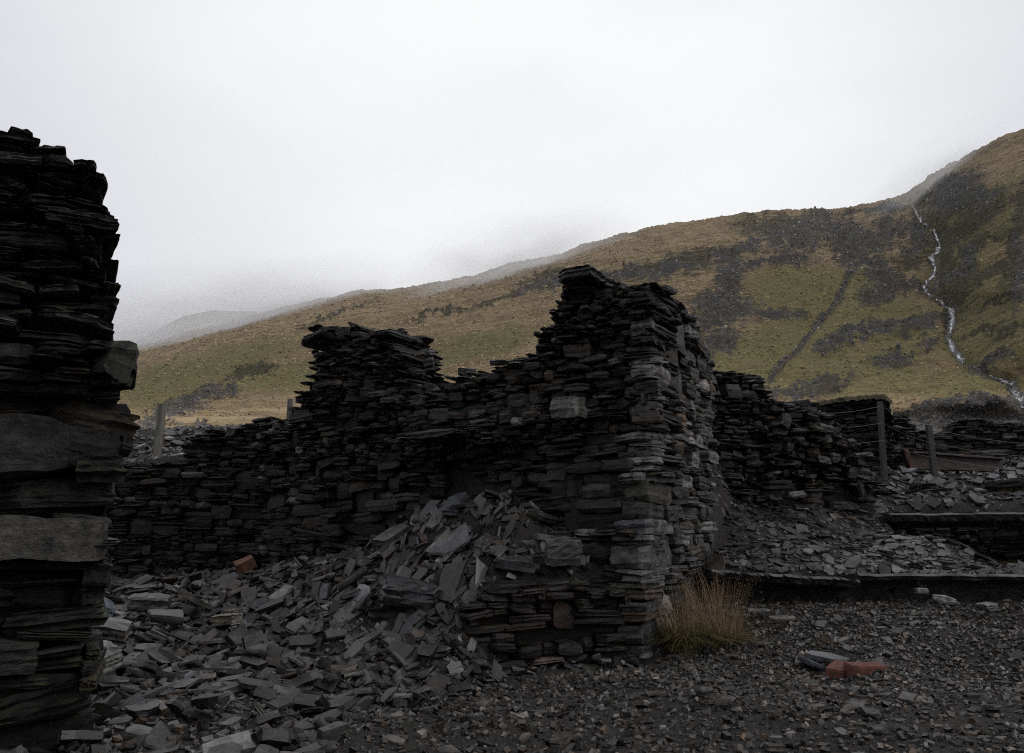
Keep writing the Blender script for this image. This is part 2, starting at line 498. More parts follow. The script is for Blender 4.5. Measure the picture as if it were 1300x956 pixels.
CREST = np.array([(1020, 520), (1060, 497), (1100, 480), (1150, 471), (1190, 474), (1230, 484), (1270, 499), (1310, 508), (1360, 520)], float)

def seg_dist(pts, px, py):
    best = np.full(np.shape(px), 1e9); par = np.zeros(np.shape(px))
    for i in range(len(pts) - 1):
        a, b = pts[i], pts[i + 1]
        d = b - a; L2 = d @ d
        t = np.clip(((px - a[0]) * d[0] + (py - a[1]) * d[1]) / L2, 0, 1)
        q = np.hypot(px - a[0] - t * d[0], py - a[1] - t * d[1])
        m = q < best; best = np.where(m, q, best); par = np.where(m, i + t, par)
    return best, par

def blob(px, py, cx, cy, rx, ry, rot=0):
    c, s = math.cos(math.radians(rot)), math.sin(math.radians(rot))
    X = (px - cx) * c + (py - cy) * s; Y = -(px - cx) * s + (py - cy) * c
    return 1 - np.sqrt((X / rx) ** 2 + (Y / ry) ** 2)          # 1 in the middle, 0 at the rim

SCREE = [(918, 390, 50, 24, 8), (928, 350, 17, 36, 5), (905, 410, 34, 14, 0), (912, 436, 33, 16, -12), (980, 398, 50, 9, 3), (1000, 302, 50, 18, 6), (1050, 288, 40, 14, 10), (1080, 305, 45, 20, 14), (1110, 345, 50, 18, 22), (1082, 322, 20, 22, 0), (1130, 295, 24, 22, 0), (1120, 268, 34, 8, -8),
         (985, 332, 60, 8, -4), (935, 322, 40, 8, -20), (1115, 376, 36, 12, -12), (1095, 425, 60, 13, -14), (1165, 410, 30, 16, -20), (1060, 440, 30, 9, -12), (1130, 458, 34, 11, -4), (1150, 362, 50, 9, 16), (238, 518, 62, 13, -22), (205, 533, 30, 9, -15), (290, 500, 22, 5, -30),
         (850, 345, 45, 9, -12), (780, 354, 50, 7, -10), (1210, 245, 48, 20, -28), (1165, 300, 15, 30, 0), (1255, 250, 30, 12, -35), (1292, 340, 9, 60, 5), (1240, 470, 18, 7, 20), (1265, 455, 30, 9, -20), (1180, 440, 16, 10, 0), (1040, 489, 40, 9, -14), (1010, 500, 40, 7, 0),
         (700, 360, 50, 7, -10), (1230, 330, 10, 30, 20), (1215, 350, 30, 8, -40)]
GREEN = [(320, 472, 40, 13, -12), (250, 470, 120, 20, -14), (420, 470, 120, 20, -10), (1030, 370, 70, 28, 0), (1000, 440, 90, 24, -10), (1110, 400, 60, 20, 0), (1060, 470, 90, 20, 0), (960, 460, 60, 30, 0), (1140, 430, 40, 22, 0), (1250, 400, 40, 60, -20), (1240, 300, 60, 20, -32), (1230, 270, 60, 16, -35), (1180, 485, 100, 14, 0), (1090, 360, 24, 20, 0), (600, 440, 80, 16, -14), (220, 500, 60, 16, -20), (1260, 440, 60, 20, 0)]
DARK = [(1100, 268, 60, 8, -5), (1010, 285, 30, 14, 0), (1205, 385, 12, 40, 10), (1280, 420, 30, 8, -25), (1265, 340, 30, 8, -30), (1245, 420, 40, 5, -20), (1150, 330, 22, 10, 0), (700, 348, 50, 6, -16), (640, 375, 60, 5, -16), (560, 395, 70, 4, -14), (430, 400, 60, 4, -16), (1230, 285, 80, 16, -36), (1215, 262, 60, 12, -30), (1190, 250, 40, 16, -20), (1225, 360, 14, 50, 15), (1250, 345, 50, 6, -28), (1270, 375, 50, 6, -24), (320, 473, 30, 8, -12), (1290, 300, 14, 90, 10), (1200, 330, 12, 40, 0), (980, 290, 60, 16, 5), (860, 335, 70, 16, -15), (1195, 300, 10, 40, -10), (1240, 315, 60, 6, -32)]
TRENCH = np.array([(1086, 347), (1076, 357), (1068, 373), (1052, 396), (1034, 420), (1018, 440), (1003, 455), (990, 470), (978, 482)], float)
PATH = np.array([(992, 304), (1010, 315), (1040, 328), (1068, 341), (1086, 347), (1100, 340), (1118, 345)], float)
PATH2 = np.array([(1088, 350), (1082, 368), (1066, 392), (1045, 420), (1028, 442), (1000, 462), (975, 482)], float)
PATH3 = np.array([(1000, 465), (1050, 462), (1110, 455), (1150, 440), (1190, 425)], float)

def hill_masks(px, py):
    nx = 14 * fbm(px / 26, py / 18, 31, 4) + 9 * fbm(px / 8, py / 5, 131, 4); ny = 10 * fbm(px / 26, py / 18, 47, 4) + 8 * fbm(px / 5, py / 9, 147, 4)
    qx, qy = px + nx, py + ny
    sc = np.full(px.shape, -1.0)
    for b in SCREE: sc = np.maximum(sc, blob(qx, qy, *b))
    d, _ = seg_dist(TRENCH, px + nx * .12, py + ny * .12); sc = np.maximum(sc, .95 - d / 4.2)
    sc = sc + .3 * fbm((px + py * .55) / 5, py / 40, 211, 3)
    # stony bank and tip at the foot of the hill
    bank = np.interp(px, [-900, 330, 360, 1040, 1120, 1180, 1250, 1310, 2200], [548, 540, 700, 700, 530, 508, 502, 506, 506])
    sc = np.maximum(sc, np.clip((qy - bank) / 12, -1, 1))
    g = np.full(px.shape, -1.0)
    for b in GREEN: g = np.maximum(g, blob(qx, qy, *b))
    dk = np.full(px.shape, -1.0)
    for b in DARK: dk = np.maximum(dk, blob(qx, qy, *b))
    pa = np.full(px.shape, 0.0)
    for p in (PATH, PATH2, PATH3):
        d, _ = seg_dist(p, px + nx * .3, py + ny * .3); pa = np.maximum(pa, (1 - d / 2.2) * (.5 if p is PATH3 else (.95 if p is PATH else .5)))
    ds, _ = seg_dist(STREAM, px, py)
    return np.clip(sc, -1, 1), np.clip(g, -1, 1), np.clip(dk, -1, 1), np.clip(pa, 0, 1), ds

def hill_surface(px, py, over=None):
    """px,py arrays on the reference view -> world points of the hillside (py between foot and ridge)"""
    ridge = np.interp(px, RIDGE[:, 0], RIDGE[:, 1]); foot = np.interp(px, FOOT[:, 0], FOOT[:, 1])
    R = np.interp(px, RDIST[:, 0], RDIST[:, 1])
    t = (foot - py) / (foot - ridge)
    tb = .13
    D = np.where(t < tb, 20 * (60 / 20) ** (np.clip(t, 0, 1) / tb), 60 * (R / 60) ** (np.clip(t - tb, 0, 2) / (1 - tb)))
    D = D * (1 + .22 * ss((t - .86) / .14))
    # the spur beyond the stream comes nearer; the stream runs in a notch
    sx = np.interp(py, STREAM[:, 1], STREAM[:, 0])
    D = D * (1 - .16 * ss((px - sx) / 120) * ss((t - .1) / .3))
    D = D * (1 + .035 * np.exp(-((px - sx) / 16.0) ** 2) * ss((t - .1) / .1))
    # hummock standing in front of the stream
    cr = np.interp(px, CREST[:, 0], CREST[:, 1])
    hm = ss((py - cr) / 2.5) * ss((px - 1010) / 60) * ss((545 - py) / 40)
    D = D * (1 - .14 * hm)
    # swells and hollows along the slope, as relative distance
    D = D * (1 + .05 * fbm(px / 150, py / 55 + px / 260, 11, 4) * ss(t / .15))
    P = W(px, py, D)
    return P, t, D

def hill_disp(P, t, D, sc, ds):
    rockm = ss((sc + .15) / .3); x, y = P[..., 0], P[..., 1]; amp = ss(t / .06)
    dz = (1.3 * fbm(x / 26, y / 40, 61, 3) + .8 * fbm(x / 5, y / 9, 71, 4)) * amp * np.clip(D / 160, .2, 1.6)
    dz += rockm * np.clip(D / 150, .12, 1.4) * (2.0 * np.abs(fbm(x / 3.2, y / 6, 81, 4))) * amp
    dz += .55 * np.clip(D / 150, .1, 1.5) * fbm(x / 1.2, y / 2.6, 91, 3) * amp
    dz -= np.clip(1 - ds / 7, 0, 1) * np.clip(D / 100, .3, 2.2) * .8 * amp
    return dz

def build_hill():
    cols = np.concatenate([np.linspace(-880, -60, 80, endpoint=False), np.linspace(-60, 1360, 1050, endpoint=False), np.linspace(1360, 2100, 80)])
    rows = np.concatenate([np.linspace(0, 1, 330), 1 + np.array([.004])])
    cxx, tt = np.meshgrid(cols, rows)
    ridge = np.interp(cxx, RIDGE[:, 0], RIDGE[:, 1]); foot = np.interp(cxx, FOOT[:, 0], FOOT[:, 1])
    pyy = foot - (foot - ridge) * tt
    P, t, D = hill_surface(cxx, pyy)
    sc, g, dk, pa, ds = hill_masks(cxx, pyy)
    dz = hill_disp(P, t, D, sc, ds)
    P = P.copy(); P[..., 2] += dz
    # behind the ridge the ground falls away
    extra = []
    last = P[-1].copy()
    for k in (1.04, 1.12, 1.3):
        q = last.copy(); q[:, :2] *= k; q[:, 2] = last[:, 2] - (k - 1) * np.hypot(last[:, 0], last[:, 1]) * .55
        extra.append(q)
    G = np.concatenate([P, np.array(extra)], 0)
    nr, nc = G.shape[:2]
    idx = np.arange(nr * nc).reshape(nr, nc)
    q = np.stack([idx[:-1, :-1], idx[:-1, 1:], idx[1:, 1:], idx[1:, :-1]], -1).reshape(-1, 4)
    geo = Geo()
    pad = lambda a: np.concatenate([a, np.repeat(a[-1:], 3, 0)], 0)
    T = np.stack([pad((sc + 1) / 2), pad((g + 1) / 2), pad((dk + 1) / 2)], -1).reshape(-1, 3)
    L = np.stack([pad(pa), pad(ss((1200 - cxx) / 500)), pad(np.clip(t, 0, 1))], -1).reshape(-1, 3)
    geo.add(G.reshape(-1, 3), q.ravel(), np.full(len(q), 4), L, T)
    o = geo.build('hillside', M_HILL, smooth=True)
    tag(o, 'steep tan and olive grass hillside with grey scree rising into mist', 'hill', kind='structure')
    return o

def hill_mat():
    m = bpy.data.materials.new('moor_grass'); nt, b, out = nodes_of(m)
    geo = nt.nodes.new('ShaderNodeNewGeometry'); pos = geo.outputs['Position']
    sep = nt.nodes.new('ShaderNodeSeparateColor'); nt.links.new(attr(nt, 'tint', 0), sep.inputs[0])
    sl = nt.nodes.new('ShaderNodeSeparateXYZ'); nt.links.new(attr(nt, 'lp', 1), sl.inputs[0])
    sc, g, dk = sep.outputs[0], sep.outputs[1], sep.outputs[2]
    pa, lf, tt = sl.outputs[0], sl.outputs[1], sl.outputs[2]
    n_big = noise(nt, pos, .022, 5, .6)
    n_mid = noise(nt, pos, .12, 6, .68, (.6, .35, 2.6))
    n_str = noise(nt, pos, .35, 6, .72, (.35, .2, 2.4))
    n_fin = noise(nt, pos, 1.3, 6, .75, (1, .6, 1.6))
    n_tuft = noise(nt, pos, 5.0, 4, .75)
    # grass: ochre, tan, olive
    col = mixc(nt, ramp(nt, n_mid, .42, .58), (.225, .165, .092), (.37, .275, .16))
    olive = mixc(nt, ramp(nt, n_str, .42, .58), (.145, .135, .05), (.245, .222, .095))
    gm = math_(nt, 'ADD', math_(nt, 'MULTIPLY', g, 1.1), math_(nt, 'ADD', math_(nt, 'MULTIPLY', n_big, .6), math_(nt, 'MULTIPLY', lf, -.2)))
    gmask = ramp(nt, math_(nt, 'ADD', gm, math_(nt, 'MULTIPLY', n_mid, .8)), .82, 1.25, 0, .9)
    col = mixc(nt, gmask, col, olive)
    # browner and darker tussock streaks; the colour also stands in for ridge shadows
    col = mixc(nt, ramp(nt, n_str, .51, .60, 0, .7), col, (.13, .09, .045))
    col = mixc(nt, ramp(nt, n_fin, .52, .62, 0, .55), col, (.085, .062, .03))
    col = mixc(nt, ramp(nt, n_tuft, .54, .66, 0, .45), col, (.42, .32, .19))
    # heather, bracken and wet rock
    dm = ramp(nt, math_(nt, 'ADD', dk, math_(nt, 'MULTIPLY', math_(nt, 'SUBTRACT', n_str, .5), 1.4)), .42, .68, 0, .85)
    dcol = mixc(nt, ramp(nt, n_fin, .4, .6), (.032, .032, .018), (.06, .05, .028))
    col = mixc(nt, dm, col, dcol)
    # scree and spoil
    sn = math_(nt, 'ADD', math_(nt, 'MULTIPLY', math_(nt, 'SUBTRACT', n_str, .5), 1.2), math_(nt, 'MULTIPLY', math_(nt, 'SUBTRACT', n_fin, .5), 1.1))
    sm = ramp(nt, math_(nt, 'ADD', sc, sn), .47, .60)
    vor = nt.nodes.new('ShaderNodeTexVoronoi'); vor.inputs['Scale'].default_value = 2.2; nt.links.new(pos, vor.inputs['Vector'])
    scol = mixc(nt, ramp(nt, n_fin, .42, .58), (.028, .026, .024), (.10, .092, .083))
    scol = mixc(nt, ramp(nt, n_tuft, .5, .62, 0, .7), scol, (.17, .165, .16))
    scol = mixc(nt, ramp(nt, n_str, .5, .56, 0, .65), scol, (.10, .08, .045))
    col = mixc(nt, sm, col, scol)
    col = mixc(nt, ramp(nt, math_(nt, 'ADD', pa, math_(nt, 'MULTIPLY', math_(nt, 'SUBTRACT', n_fin, .5), 3.0)), .25, .7, 0, .8), col, (.27, .22, .14))
    nt.links.new(col, b.inputs['Base Color']); b.inputs['Roughness'].default_value = .92; b.inputs['Specular IOR Level'].default_value = .1
    h = math_(nt, 'ADD', math_(nt, 'MULTIPLY', n_str, 1.0), math_(nt, 'ADD', math_(nt, 'MULTIPLY', n_fin, .6), math_(nt, 'MULTIPLY', n_tuft, .2)))
    bn = nt.nodes.new('ShaderNodeBump'); bn.inputs['Strength'].default_value = .9
    nt.links.new(ramp(nt, tt, .04, .6, .06, 2.4), bn.inputs['Distance'])
    nt.links.new(h, bn.inputs['Height']); nt.links.new(bn.outputs[0], b.inputs['Normal'])
    return m
M_HILL = hill_mat()
hill = build_hill()

# loose rocks of the scree and tussocks of the grass, lying on the slope
def hill_scatter():
    n = 170000
    px = rng.uniform(120, 1330, n); ridge = np.interp(px, RIDGE[:, 0], RIDGE[:, 1]); foot = np.interp(px, FOOT[:, 0], FOOT[:, 1])
    py = ridge + 1 + (np.minimum(foot, 560) - ridge) * rng.uniform(0, 1, n)
    hid = (px > 400) & (px < 900) & (py > 480)
    px, py = px[~hid], py[~hid]
    P, t, D = hill_surface(px, py); sc, g, dk, pa, ds = hill_masks(px, py)
    P = P.copy(); P[:, 2] += hill_disp(P, t, D, sc, ds)
    r = rng.random(len(px))
    clump = fbm(px / 9, py / 5, 333, 3)
    rock = (sc + clump * .5 > .12) & (r < .42) | (dk > .1) & (r < .05) | (r > .996)
    rock |= (ds < 8) & (r < .35)
    tus = ~rock & (sc < .1) & (ds > 4) & (pa < .3) & (clump + .25 * (dk > .1) > -.12) & (r < .40)
    def put(m, protos, wpx, hf, tint, name, mat, label, cat, sink):
        k = np.nonzero(m)[0]; w = wpx(len(k)) * D[k] / F; w = np.minimum(w, .9 + .004 * D[k])
        sc3 = np.stack([w, w * rng.uniform(.6, 1, len(k)), w * rng.uniform(*hf, len(k))], 1)
        R = rot_batch(rng.uniform(-3.1, 3.1, len(k)), rng.normal(0, .2, len(k)), rng.normal(0, .2, len(k)))
        pos = P[k].copy(); pos[:, 2] += sc3[:, 2] * sink
        T = tint(k); g_ = Geo(); pr = rng.integers(0, len(protos), len(k))
        for i in range(len(protos)):
            q = pr == i; g_.add_copies(protos[i], pos[q], R[q], sc3[q], T[q])
        return tag(g_.build(name, mat, smooth=(mat is M_GRASS)), label, cat, kind='stuff')
    put(rock, P_CHIP[:14], lambda m: .9 + 3.4 * rng.uniform(0, 1, m) ** 2.6, (.4, .8), lambda k: np.clip(stone_tint(len(k), .5, 2.2, .08, .10, .05, base=np.array([.062, .057, .052])), .01, .3), 'scree', M_LOOSE, 'grey scree stones strewn over the hillside', 'scree', .15)
    def tt(k):
        green = ss((g[k] + .2) / .5)[:, None]; dark = ss((dk[k] + .1) / .3)[:, None]
        c = np.array([.35, .262, .148]) * (1 - green) + np.array([.24, .21, .095]) * green
        c = c * (1 - dark) + np.array([.085, .075, .04]) * dark
        k2 = rng.choice([.38, .7, 1.0, 1.25], len(k), p=[.17, .33, .32, .18])[:, None] * rng.uniform(.8, 1.2, (len(k), 1))
        return c * k2
    put(tus, [make_proto(7, 3, square=.4, jag=.12, step=.2, cut=0) for _ in range(8)], lambda m: 1.3 + 4.0 * rng.uniform(0, 1, m) ** 2.8, (.3, .55), tt, 'tussock_grass', M_GRASS, 'rough grass tussocks covering the hillside', 'grass', .1)
hill_later = hill_scatter

# far mountain, almost lost in cloud
def far_hill():
    pts = np.array([(-500, 470), (-200, 452), (0, 447), (120, 442), (170, 433), (200, 418), (235, 404), (275, 396), (320, 395), (365, 402), (420, 420), (520, 470), (620, 520)], float)
    cols = np.linspace(-500, 620, 240); rows = np.linspace(0, 1, 40)
    cx, tt = np.meshgrid(cols, rows)
    top = np.interp(cx, pts[:, 0], pts[:, 1]); py = 560 + (top - 560) * tt
    D = 700 + 250 * tt
    P = W(cx, py, D); P[..., 2] += 8 * fbm(P[..., 0] / 90, P[..., 1] / 90, 5, 5) * tt
    q = P[-1].copy(); q[:, 1] += 150; q[:, 2] -= 120
    G = np.concatenate([P, q[None]], 0); nr, nc = G.shape[:2]
    idx = np.arange(nr * nc).reshape(nr, nc)
    f = np.stack([idx[:-1, :-1], idx[:-1, 1:], idx[1:, 1:], idx[1:, :-1]], -1).reshape(-1, 4)
    geo = Geo(); geo.add(G.reshape(-1, 3), f.ravel(), np.full(len(f), 4), np.zeros((nr * nc, 3)) + [0, 1, .5], np.full((nr * nc, 3), .2))
    o = geo.build('mountain', M_HILL, smooth=True)
    tag(o, 'distant mountain shoulder almost lost in cloud', 'mountain', kind='structure')
far_hill()

hill_later()
# ------------------------------------------------------------------ ground sheet
def ground_mat():
    m = bpy.data.materials.new('slate_gravel_soil'); nt, b, out = nodes_of(m)
    geo = nt.nodes.new('ShaderNodeNewGeometry'); pos = geo.outputs['Position']
    v = nt.nodes.new('ShaderNodeTexVoronoi'); v.inputs['Scale'].default_value = 26; nt.links.new(pos, v.inputs['Vector'])
    v2 = nt.nodes.new('ShaderNodeTexVoronoi'); v2.inputs['Scale'].default_value = 60; nt.links.new(pos, v2.inputs['Vector'])
    sp = nt.nodes.new('ShaderNodeSeparateColor'); nt.links.new(v.outputs['Color'], sp.inputs[0])
    n1 = noise(nt, pos, 1.2, 5, .6); n2 = noise(nt, pos, 30, 4, .7)
    col = mixc(nt, sp.outputs[0], (.010, .0092, .0085), (.026, .024, .022))
    col = mixc(nt, ramp(nt, n1, .45, .62, 0, .6), col, (.020, .015, .010))
    col = mixc(nt, ramp(nt, n2, .62, .72, 0, .4), col, (.07, .065, .055))
    nt.links.new(col, b.inputs['Base Color']); b.inputs['Roughness'].default_value = .85; b.inputs['Specular IOR Level'].default_value = .25
    h = math_(nt, 'ADD', v.outputs['Distance'], math_(nt, 'MULTIPLY', v2.outputs['Distance'], .5))
    bump(nt, b, h, .8, .03)
    return m
M_GROUND = ground_mat()
def build_ground():
    def axis(lo, hi, step, olo, ohi):
        core = np.arange(lo, hi + 1e-6, step)
        def out(a, lim, s):
            r = []; st = step
            p = a
            while abs(p - a) < abs(lim - a):
                st *= 1.35; p += s * st; r.append(p)
            return r
        return np.array(out(lo, olo, -1)[::-1] + list(core) + out(hi, ohi, 1))
    xs = axis(-9, 14, .07, -700, 700); ys = axis(2.0, 22.6, .07, -700, 24)
    X, Y = np.meshgrid(xs, ys)
    Xc = np.clip(X, -20, 20); Yc = np.clip(Y, -3, 40)
    Z = H(Xc, Yc)
    # follow the foot of the hill at the back, then dive under it
    Z = Z - 4 * ss((Y - 22) / 4) - ss((-Y + 0) / 600) * 8
    nr, nc = X.shape; idx = np.arange(nr * nc).reshape(nr, nc)
    q = np.stack([idx[:-1, :-1], idx[:-1, 1:], idx[1:, 1:], idx[1:, :-1]], -1).reshape(-1, 4)
    geo = Geo(); P = np.stack([X, Y, Z], -1).reshape(-1, 3)
    geo.add(P, q.ravel(), np.full(len(q), 4))
    o = geo.build('ground', M_GROUND, smooth=True)
    tag(o, 'dark slate waste ground around the ruined walls', 'ground', kind='structure')
build_ground()

# ------------------------------------------------------------------ the walls
def tint_fn(lo=.4, hi=1.5, rust=.07, pale=.05, green=.05, extra=None, mul=1.0):
    def f(pos):
        t = stone_tint(len(pos), lo, hi, rust, pale, green) * mul
        if extra is not None:
            px, py = PX(pos); t = t * extra(px, py)
        return t
    return f

# -- long front face with the chimney stack and gable
PC = Plane(CA, CB)
C_OUT = [(322, 760), (322, 560), (330, 548), (336, 536), (350, 531), (365, 530), (378, 518), (384, 502), (398, 488), (400, 467), (409, 455), (412, 446), (404, 442), (394, 433), (402, 427), (420, 422), (440, 420), (450, 412), (475, 416), (497, 413), (501, 407), (505, 418), (508, 428),
         (514, 440), (519, 452), (524, 466), (526, 482), (545, 486), (563, 476), (575, 462), (584, 460), (592, 467), (612, 467), (624, 456), (630, 449), (645, 447), (664, 445), (674, 434), (682, 424), (682, 410), (700, 400), (704, 380), (712, 364), (709, 349), (725, 346), (745, 344), (760, 350), (764, 361), (785, 365), (805, 367), (830, 369),
         (829, 372), (829, 520), (835, 640), (838, 860)]
def c_relief(px, py):
    r = 0.0
    if py < 520: r += .2 * float(ss((px - 372) / 60)) * float(ss((550 - px) / 60)) * float(ss((545 - py) / 60))
    # battered foot towards the corner
    r += .85 * float(ss((py - 505) / 300)) * float(ss((px - 675) / 90))
    # ledge of slipped stone, and the hollow below it
    r += .22 * float(ss((px - 500) / 40)) * float(ss((735 - px) / 90)) * float(ss((py - 505) / 20)) * float(ss((575 - py) / 22))
    r -= .42 * float(ss((px - 540) / 22)) * float(ss((612 - px) / 20)) * float(ss((py - 562) / 12)) * float(ss((640 - py) / 14))
    r += .10 * float(fbm(np.array([px / 60.]), np.array([py / 30.]), 3, 3)[0])
    return r
def c_hr(px, py):
    if py < 470: return (.028, .085)
    if py < 580: return (.028, .095)
    return (.045, .16)
def c_tint_extra(px, py):
    k = np.ones((len(px), 3))
    red = (ss((py - 700) / 60) * ss((760 - px) / 60))[:, None]
    k = k * (1 + red * np.array([.35, -.02, -.12]))
    top = (ss((470 - py) / 60))[:, None]
    return k * (1 - .15 * top)
ruin = empty('ruined_building', (-.5, 9.6, 0))
tag(ruin, 'tall roofless slate ruin with chimney stack and broken gable corner', 'ruined building')
def under(o, parent):
    o.parent = parent; o.location = (o.location[0] - parent.location[0], o.location[1] - parent.location[1], o.location[2] - parent.location[2])
    return o
g = Geo()
build_wall(g, PC, C_OUT, thick=.75, hr=c_hr, relief=c_relief, rough=.05, protos=P_MIX, lr=lambda h: (1.5, 4.4), tint=tint_fn(lo=.4, pale=.12, rust=.10, hi=2.1, extra=c_tint_extra), depth=.3, wob=.12, tilt=.06, endjit=.08, crown=9, csize=(.08, .3),
           droop=lambda t, z: .10 * math.sin(t * 1.7) * max(0, 1.6 - abs(z - 2.2)) * .6)
under(tag(g.build('front_cladding', M_SLATE)), ruin)

# -- gable end face, receding from the corner
PR = Plane(RA, RB, ref=(5, 5))
R_OUT = [(829, 372), (838, 368), (846, 370), (856, 379), (866, 384), (874, 396), (884, 404), (886, 424), (893, 440), (905, 456), (909, 470), (907, 520), (910, 560), (909, 620), (912, 680), (915, 760), (900, 800)]
def r_hr(px, py): return (.045, .13) if py < 450 else (.06, .21)
def batter(py): return .85 * float(ss((py - 505) / 300))
_left = []
for py in (880, 820, 780, 740, 700, 660, 620, 580, 540, 500, 440, 372):
    b_ = batter(py); q = PC.P(0, b_ - .02, 0)
    s_ = float((q[:2] - PR.A) @ PR.d); _left.append(s_)
R_POLY = [PR.hit(*p) for p in R_OUT]
R_EDGE = [(s_, PR.hit(788, py)[1]) for s_, py in zip(_left, (880, 820, 780, 740, 700, 660, 620, 580, 540, 500, 440, 372))]
g = Geo()
build_wall(g, PR, R_OUT, thick=.3, back=False, hr=r_hr, lr=lambda h: (1.5, 4.0), rough=.026, protos=P_ROUND, crown=3, extra=R_EDGE, tint=tint_fn(1.0, 3.2, .10, .18, .04, extra=lambda px, py: (1.0 + .3 * ss((py - 400) / 120))[:, None] * np.ones(3)), depth=.32, wob=.05)  # stone tint raised to paint this face as the lit side
under(tag(g.build('gable_cladding', M_SLATE)), ruin)

# -- low broken wall along the foot of the fallen heap
PE = Plane(EA, EB)
E_OUT = [(545, 900), (545, 838), (560, 826), (568, 800), (582, 796), (592, 772), (612, 762), (628, 745), (650, 744), (672, 732), (690, 745), (720, 740), (760, 748), (798, 755), (802, 900)]
g = Geo()
build_wall(g, PE, E_OUT, thick=.4, hr=lambda px, py: (.05, .17), lr=lambda h: (1.4, 3.6), rough=.065, protos=P_ROUND, tilt=.07,
           tint=tint_fn(.45, 1.3, .2, .05, .05, extra=lambda px, py: 1 + (ss((730 - px) / 60))[:, None] * np.array([.35, -.02, -.12])), depth=.3, wob=.05)
under(tag(g.build('foot_cladding', M_SLATE)), ruin)
ns_big = P_BIG
def one_stone(name, px, py, Y, size, yaw=0, pitch=0, roll=0, tint=(.06, .06, .06), mat=None, parent=None, proto=None, label=None, cat='stone', group=None):
    g = Geo(); pr = P_BIG[int(rng.integers(len(P_BIG)))] if proto is None else proto
    p = W(px, py, Y)
    g.add_copies(pr, np.zeros((1, 3)), rot_batch(np.array([yaw]), np.array([pitch]), np.array([roll])), np.array([size], float), np.array([tint], float))
    o = g.build(name, mat or M_LOOSE)
    o.location = p
    if parent is not None: under(o, parent)
    else: tag(o, label, cat, group)
    return o
yc = math.atan2(PC.d[1], PC.d[0])
one_stone('lintel', 558, 553, 9.35, (.8, .45, .10), yc, .06, 0, (.035, .034, .034), M_SLATE, ruin)
tag(one_stone('quoin', 722, 518, 8.35, (.3, .3, .22), yc, 0, 0, (.075, .073, .067), M_SLATE, ruin), 'square pale block set in the gable face')
one_stone('capstone', 738, 352, 8.65, (.46, .4, .13), yc, -.04, 0, (.03, .03, .031), M_SLATE, ruin)
one_stone('capstone', 408, 432, 10.6, (.5, .45, .1), yc, .12, .05, (.03, .03, .031), M_SLATE, ruin)
tag(one_stone('mossy_capstone', 838, 370, 8.6, (.26, .3, .07), .9, 0, 0, (.10, .105, .09), M_SLATE_BIG, ruin), 'pale mossy flat stone on the gable top')

# -- low wall between the big foreground wall and the building
PB = Plane(W(60, 700, 11.9)[:2], CB)
g = Geo()
B_OUT = [(-240, 760), (-240, 600), (-100, 585), (60, 592), (140, 590), (152, 592), (180, 594), (205, 588), (228, 590), (228, 575), (240, 562), (256, 556), (262, 552), (284, 554), (300, 545), (318, 540), (334, 536), (342, 545), (342, 760)]
build_wall(g, PB, B_OUT, thick=.6, hr=lambda px, py: (.04, .13), lr=lambda h: (1.6, 4.5), rough=.035, tint=tint_fn(.4, 1.35, .16, .06, .08), depth=.3, wob=.06, tilt=.05)
o = g.build('stone_wall', M_SLATE)
tag(o, 'low brownish drystone wall closing the yard below the small fence post', 'wall', kind='thing')

# -- big wall close to the camera
PL = Plane(W(-60, 700, 3.95)[:2], W(150, 700, 4.3)[:2])
L_OUT = [(-430, 1040), (-430, 190), (-300, 120), (-180, 150), (-80, 146), (0, 160), (20, 163), (42, 172), (58, 182), (70, 192), (92, 200), (114, 214), (134, 232), (138, 248), (143, 258), (142, 275), (146, 292), (140, 312), (135, 322), (145, 338), (141, 350), (144, 362), (154, 384), (143, 395), (145, 408), (140, 420), (148, 428),
         (165, 434), (176, 445), (168, 470), (168, 492), (171, 500), (166, 520), (158, 560), (150, 600), (141, 640), (138, 700), (130, 740), (126, 772), (124, 806), (118, 860), (124, 1040)]
def l_hr(px, py):
    if py > 740: return (.08, .2)
    if py > 480: return (.07, .2)
    return (.03, .10)
def l_lr(h): return (2.2, 5.5) if h < .14 else (1.8, 4.2)
big = empty('boundary_wall', tuple(PL.P(1, 0, 0)))
tag(big, 'tall dark wall of thick slate blocks with one pale dressed block low down', 'wall', kind='thing')
g = Geo()
build_wall(g, PL, L_OUT, thick=.7, hr=l_hr, lr=l_lr, rough=.055, protos=P_BIG, tint=tint_fn(.4, 1.7, .05, .05, .10, mul=1.25), depth=.45, endjit=.05, wob=.09, tilt=.075, crown=0, gap=.01,
           relief=lambda px, py: .07 * float(fbm(np.array([px / 50.]), np.array([py / 40.]), 9, 3)[0]) - .05)
under(g.build('block_cladding', M_SLATE_BIG), big)
def wall_block(name, x0, x1, y0, y1, out, dep, tint, label=None, mat=None, yaw=0, pitch=0, proto=None):
    s0, z0 = PL.hit(x0, y1); s1, z1 = PL.hit(x1, y0)
    c = PL.P((s0 + s1) / 2, out - dep / 2, (z0 + z1) / 2)
    g = Geo(); pr = proto or make_proto(30, 10, square=.95, jag=.018, step=.022, cut=.4, lens=.12)
    g.add_copies(pr, np.zeros((1, 3)), rot_batch(np.array([math.atan2(PL.d[1], PL.d[0]) + yaw]), np.array([pitch]), np.array([0.])), np.array([[abs(s1 - s0), dep, abs(z1 - z0)]]), np.array([tint]))
    o = g.build(name, mat or M_SLATE_BIG); o.location = c; under(o, big)
    if label: o['label'] = label
    return o
wall_block('dressed_block', -60, 141, 658, 712, .10, .5, (.075, .071, .062), 'pale smooth dressed block', proto=make_proto(26, 6, square=.97, jag=.01, step=.01, cut=.4))
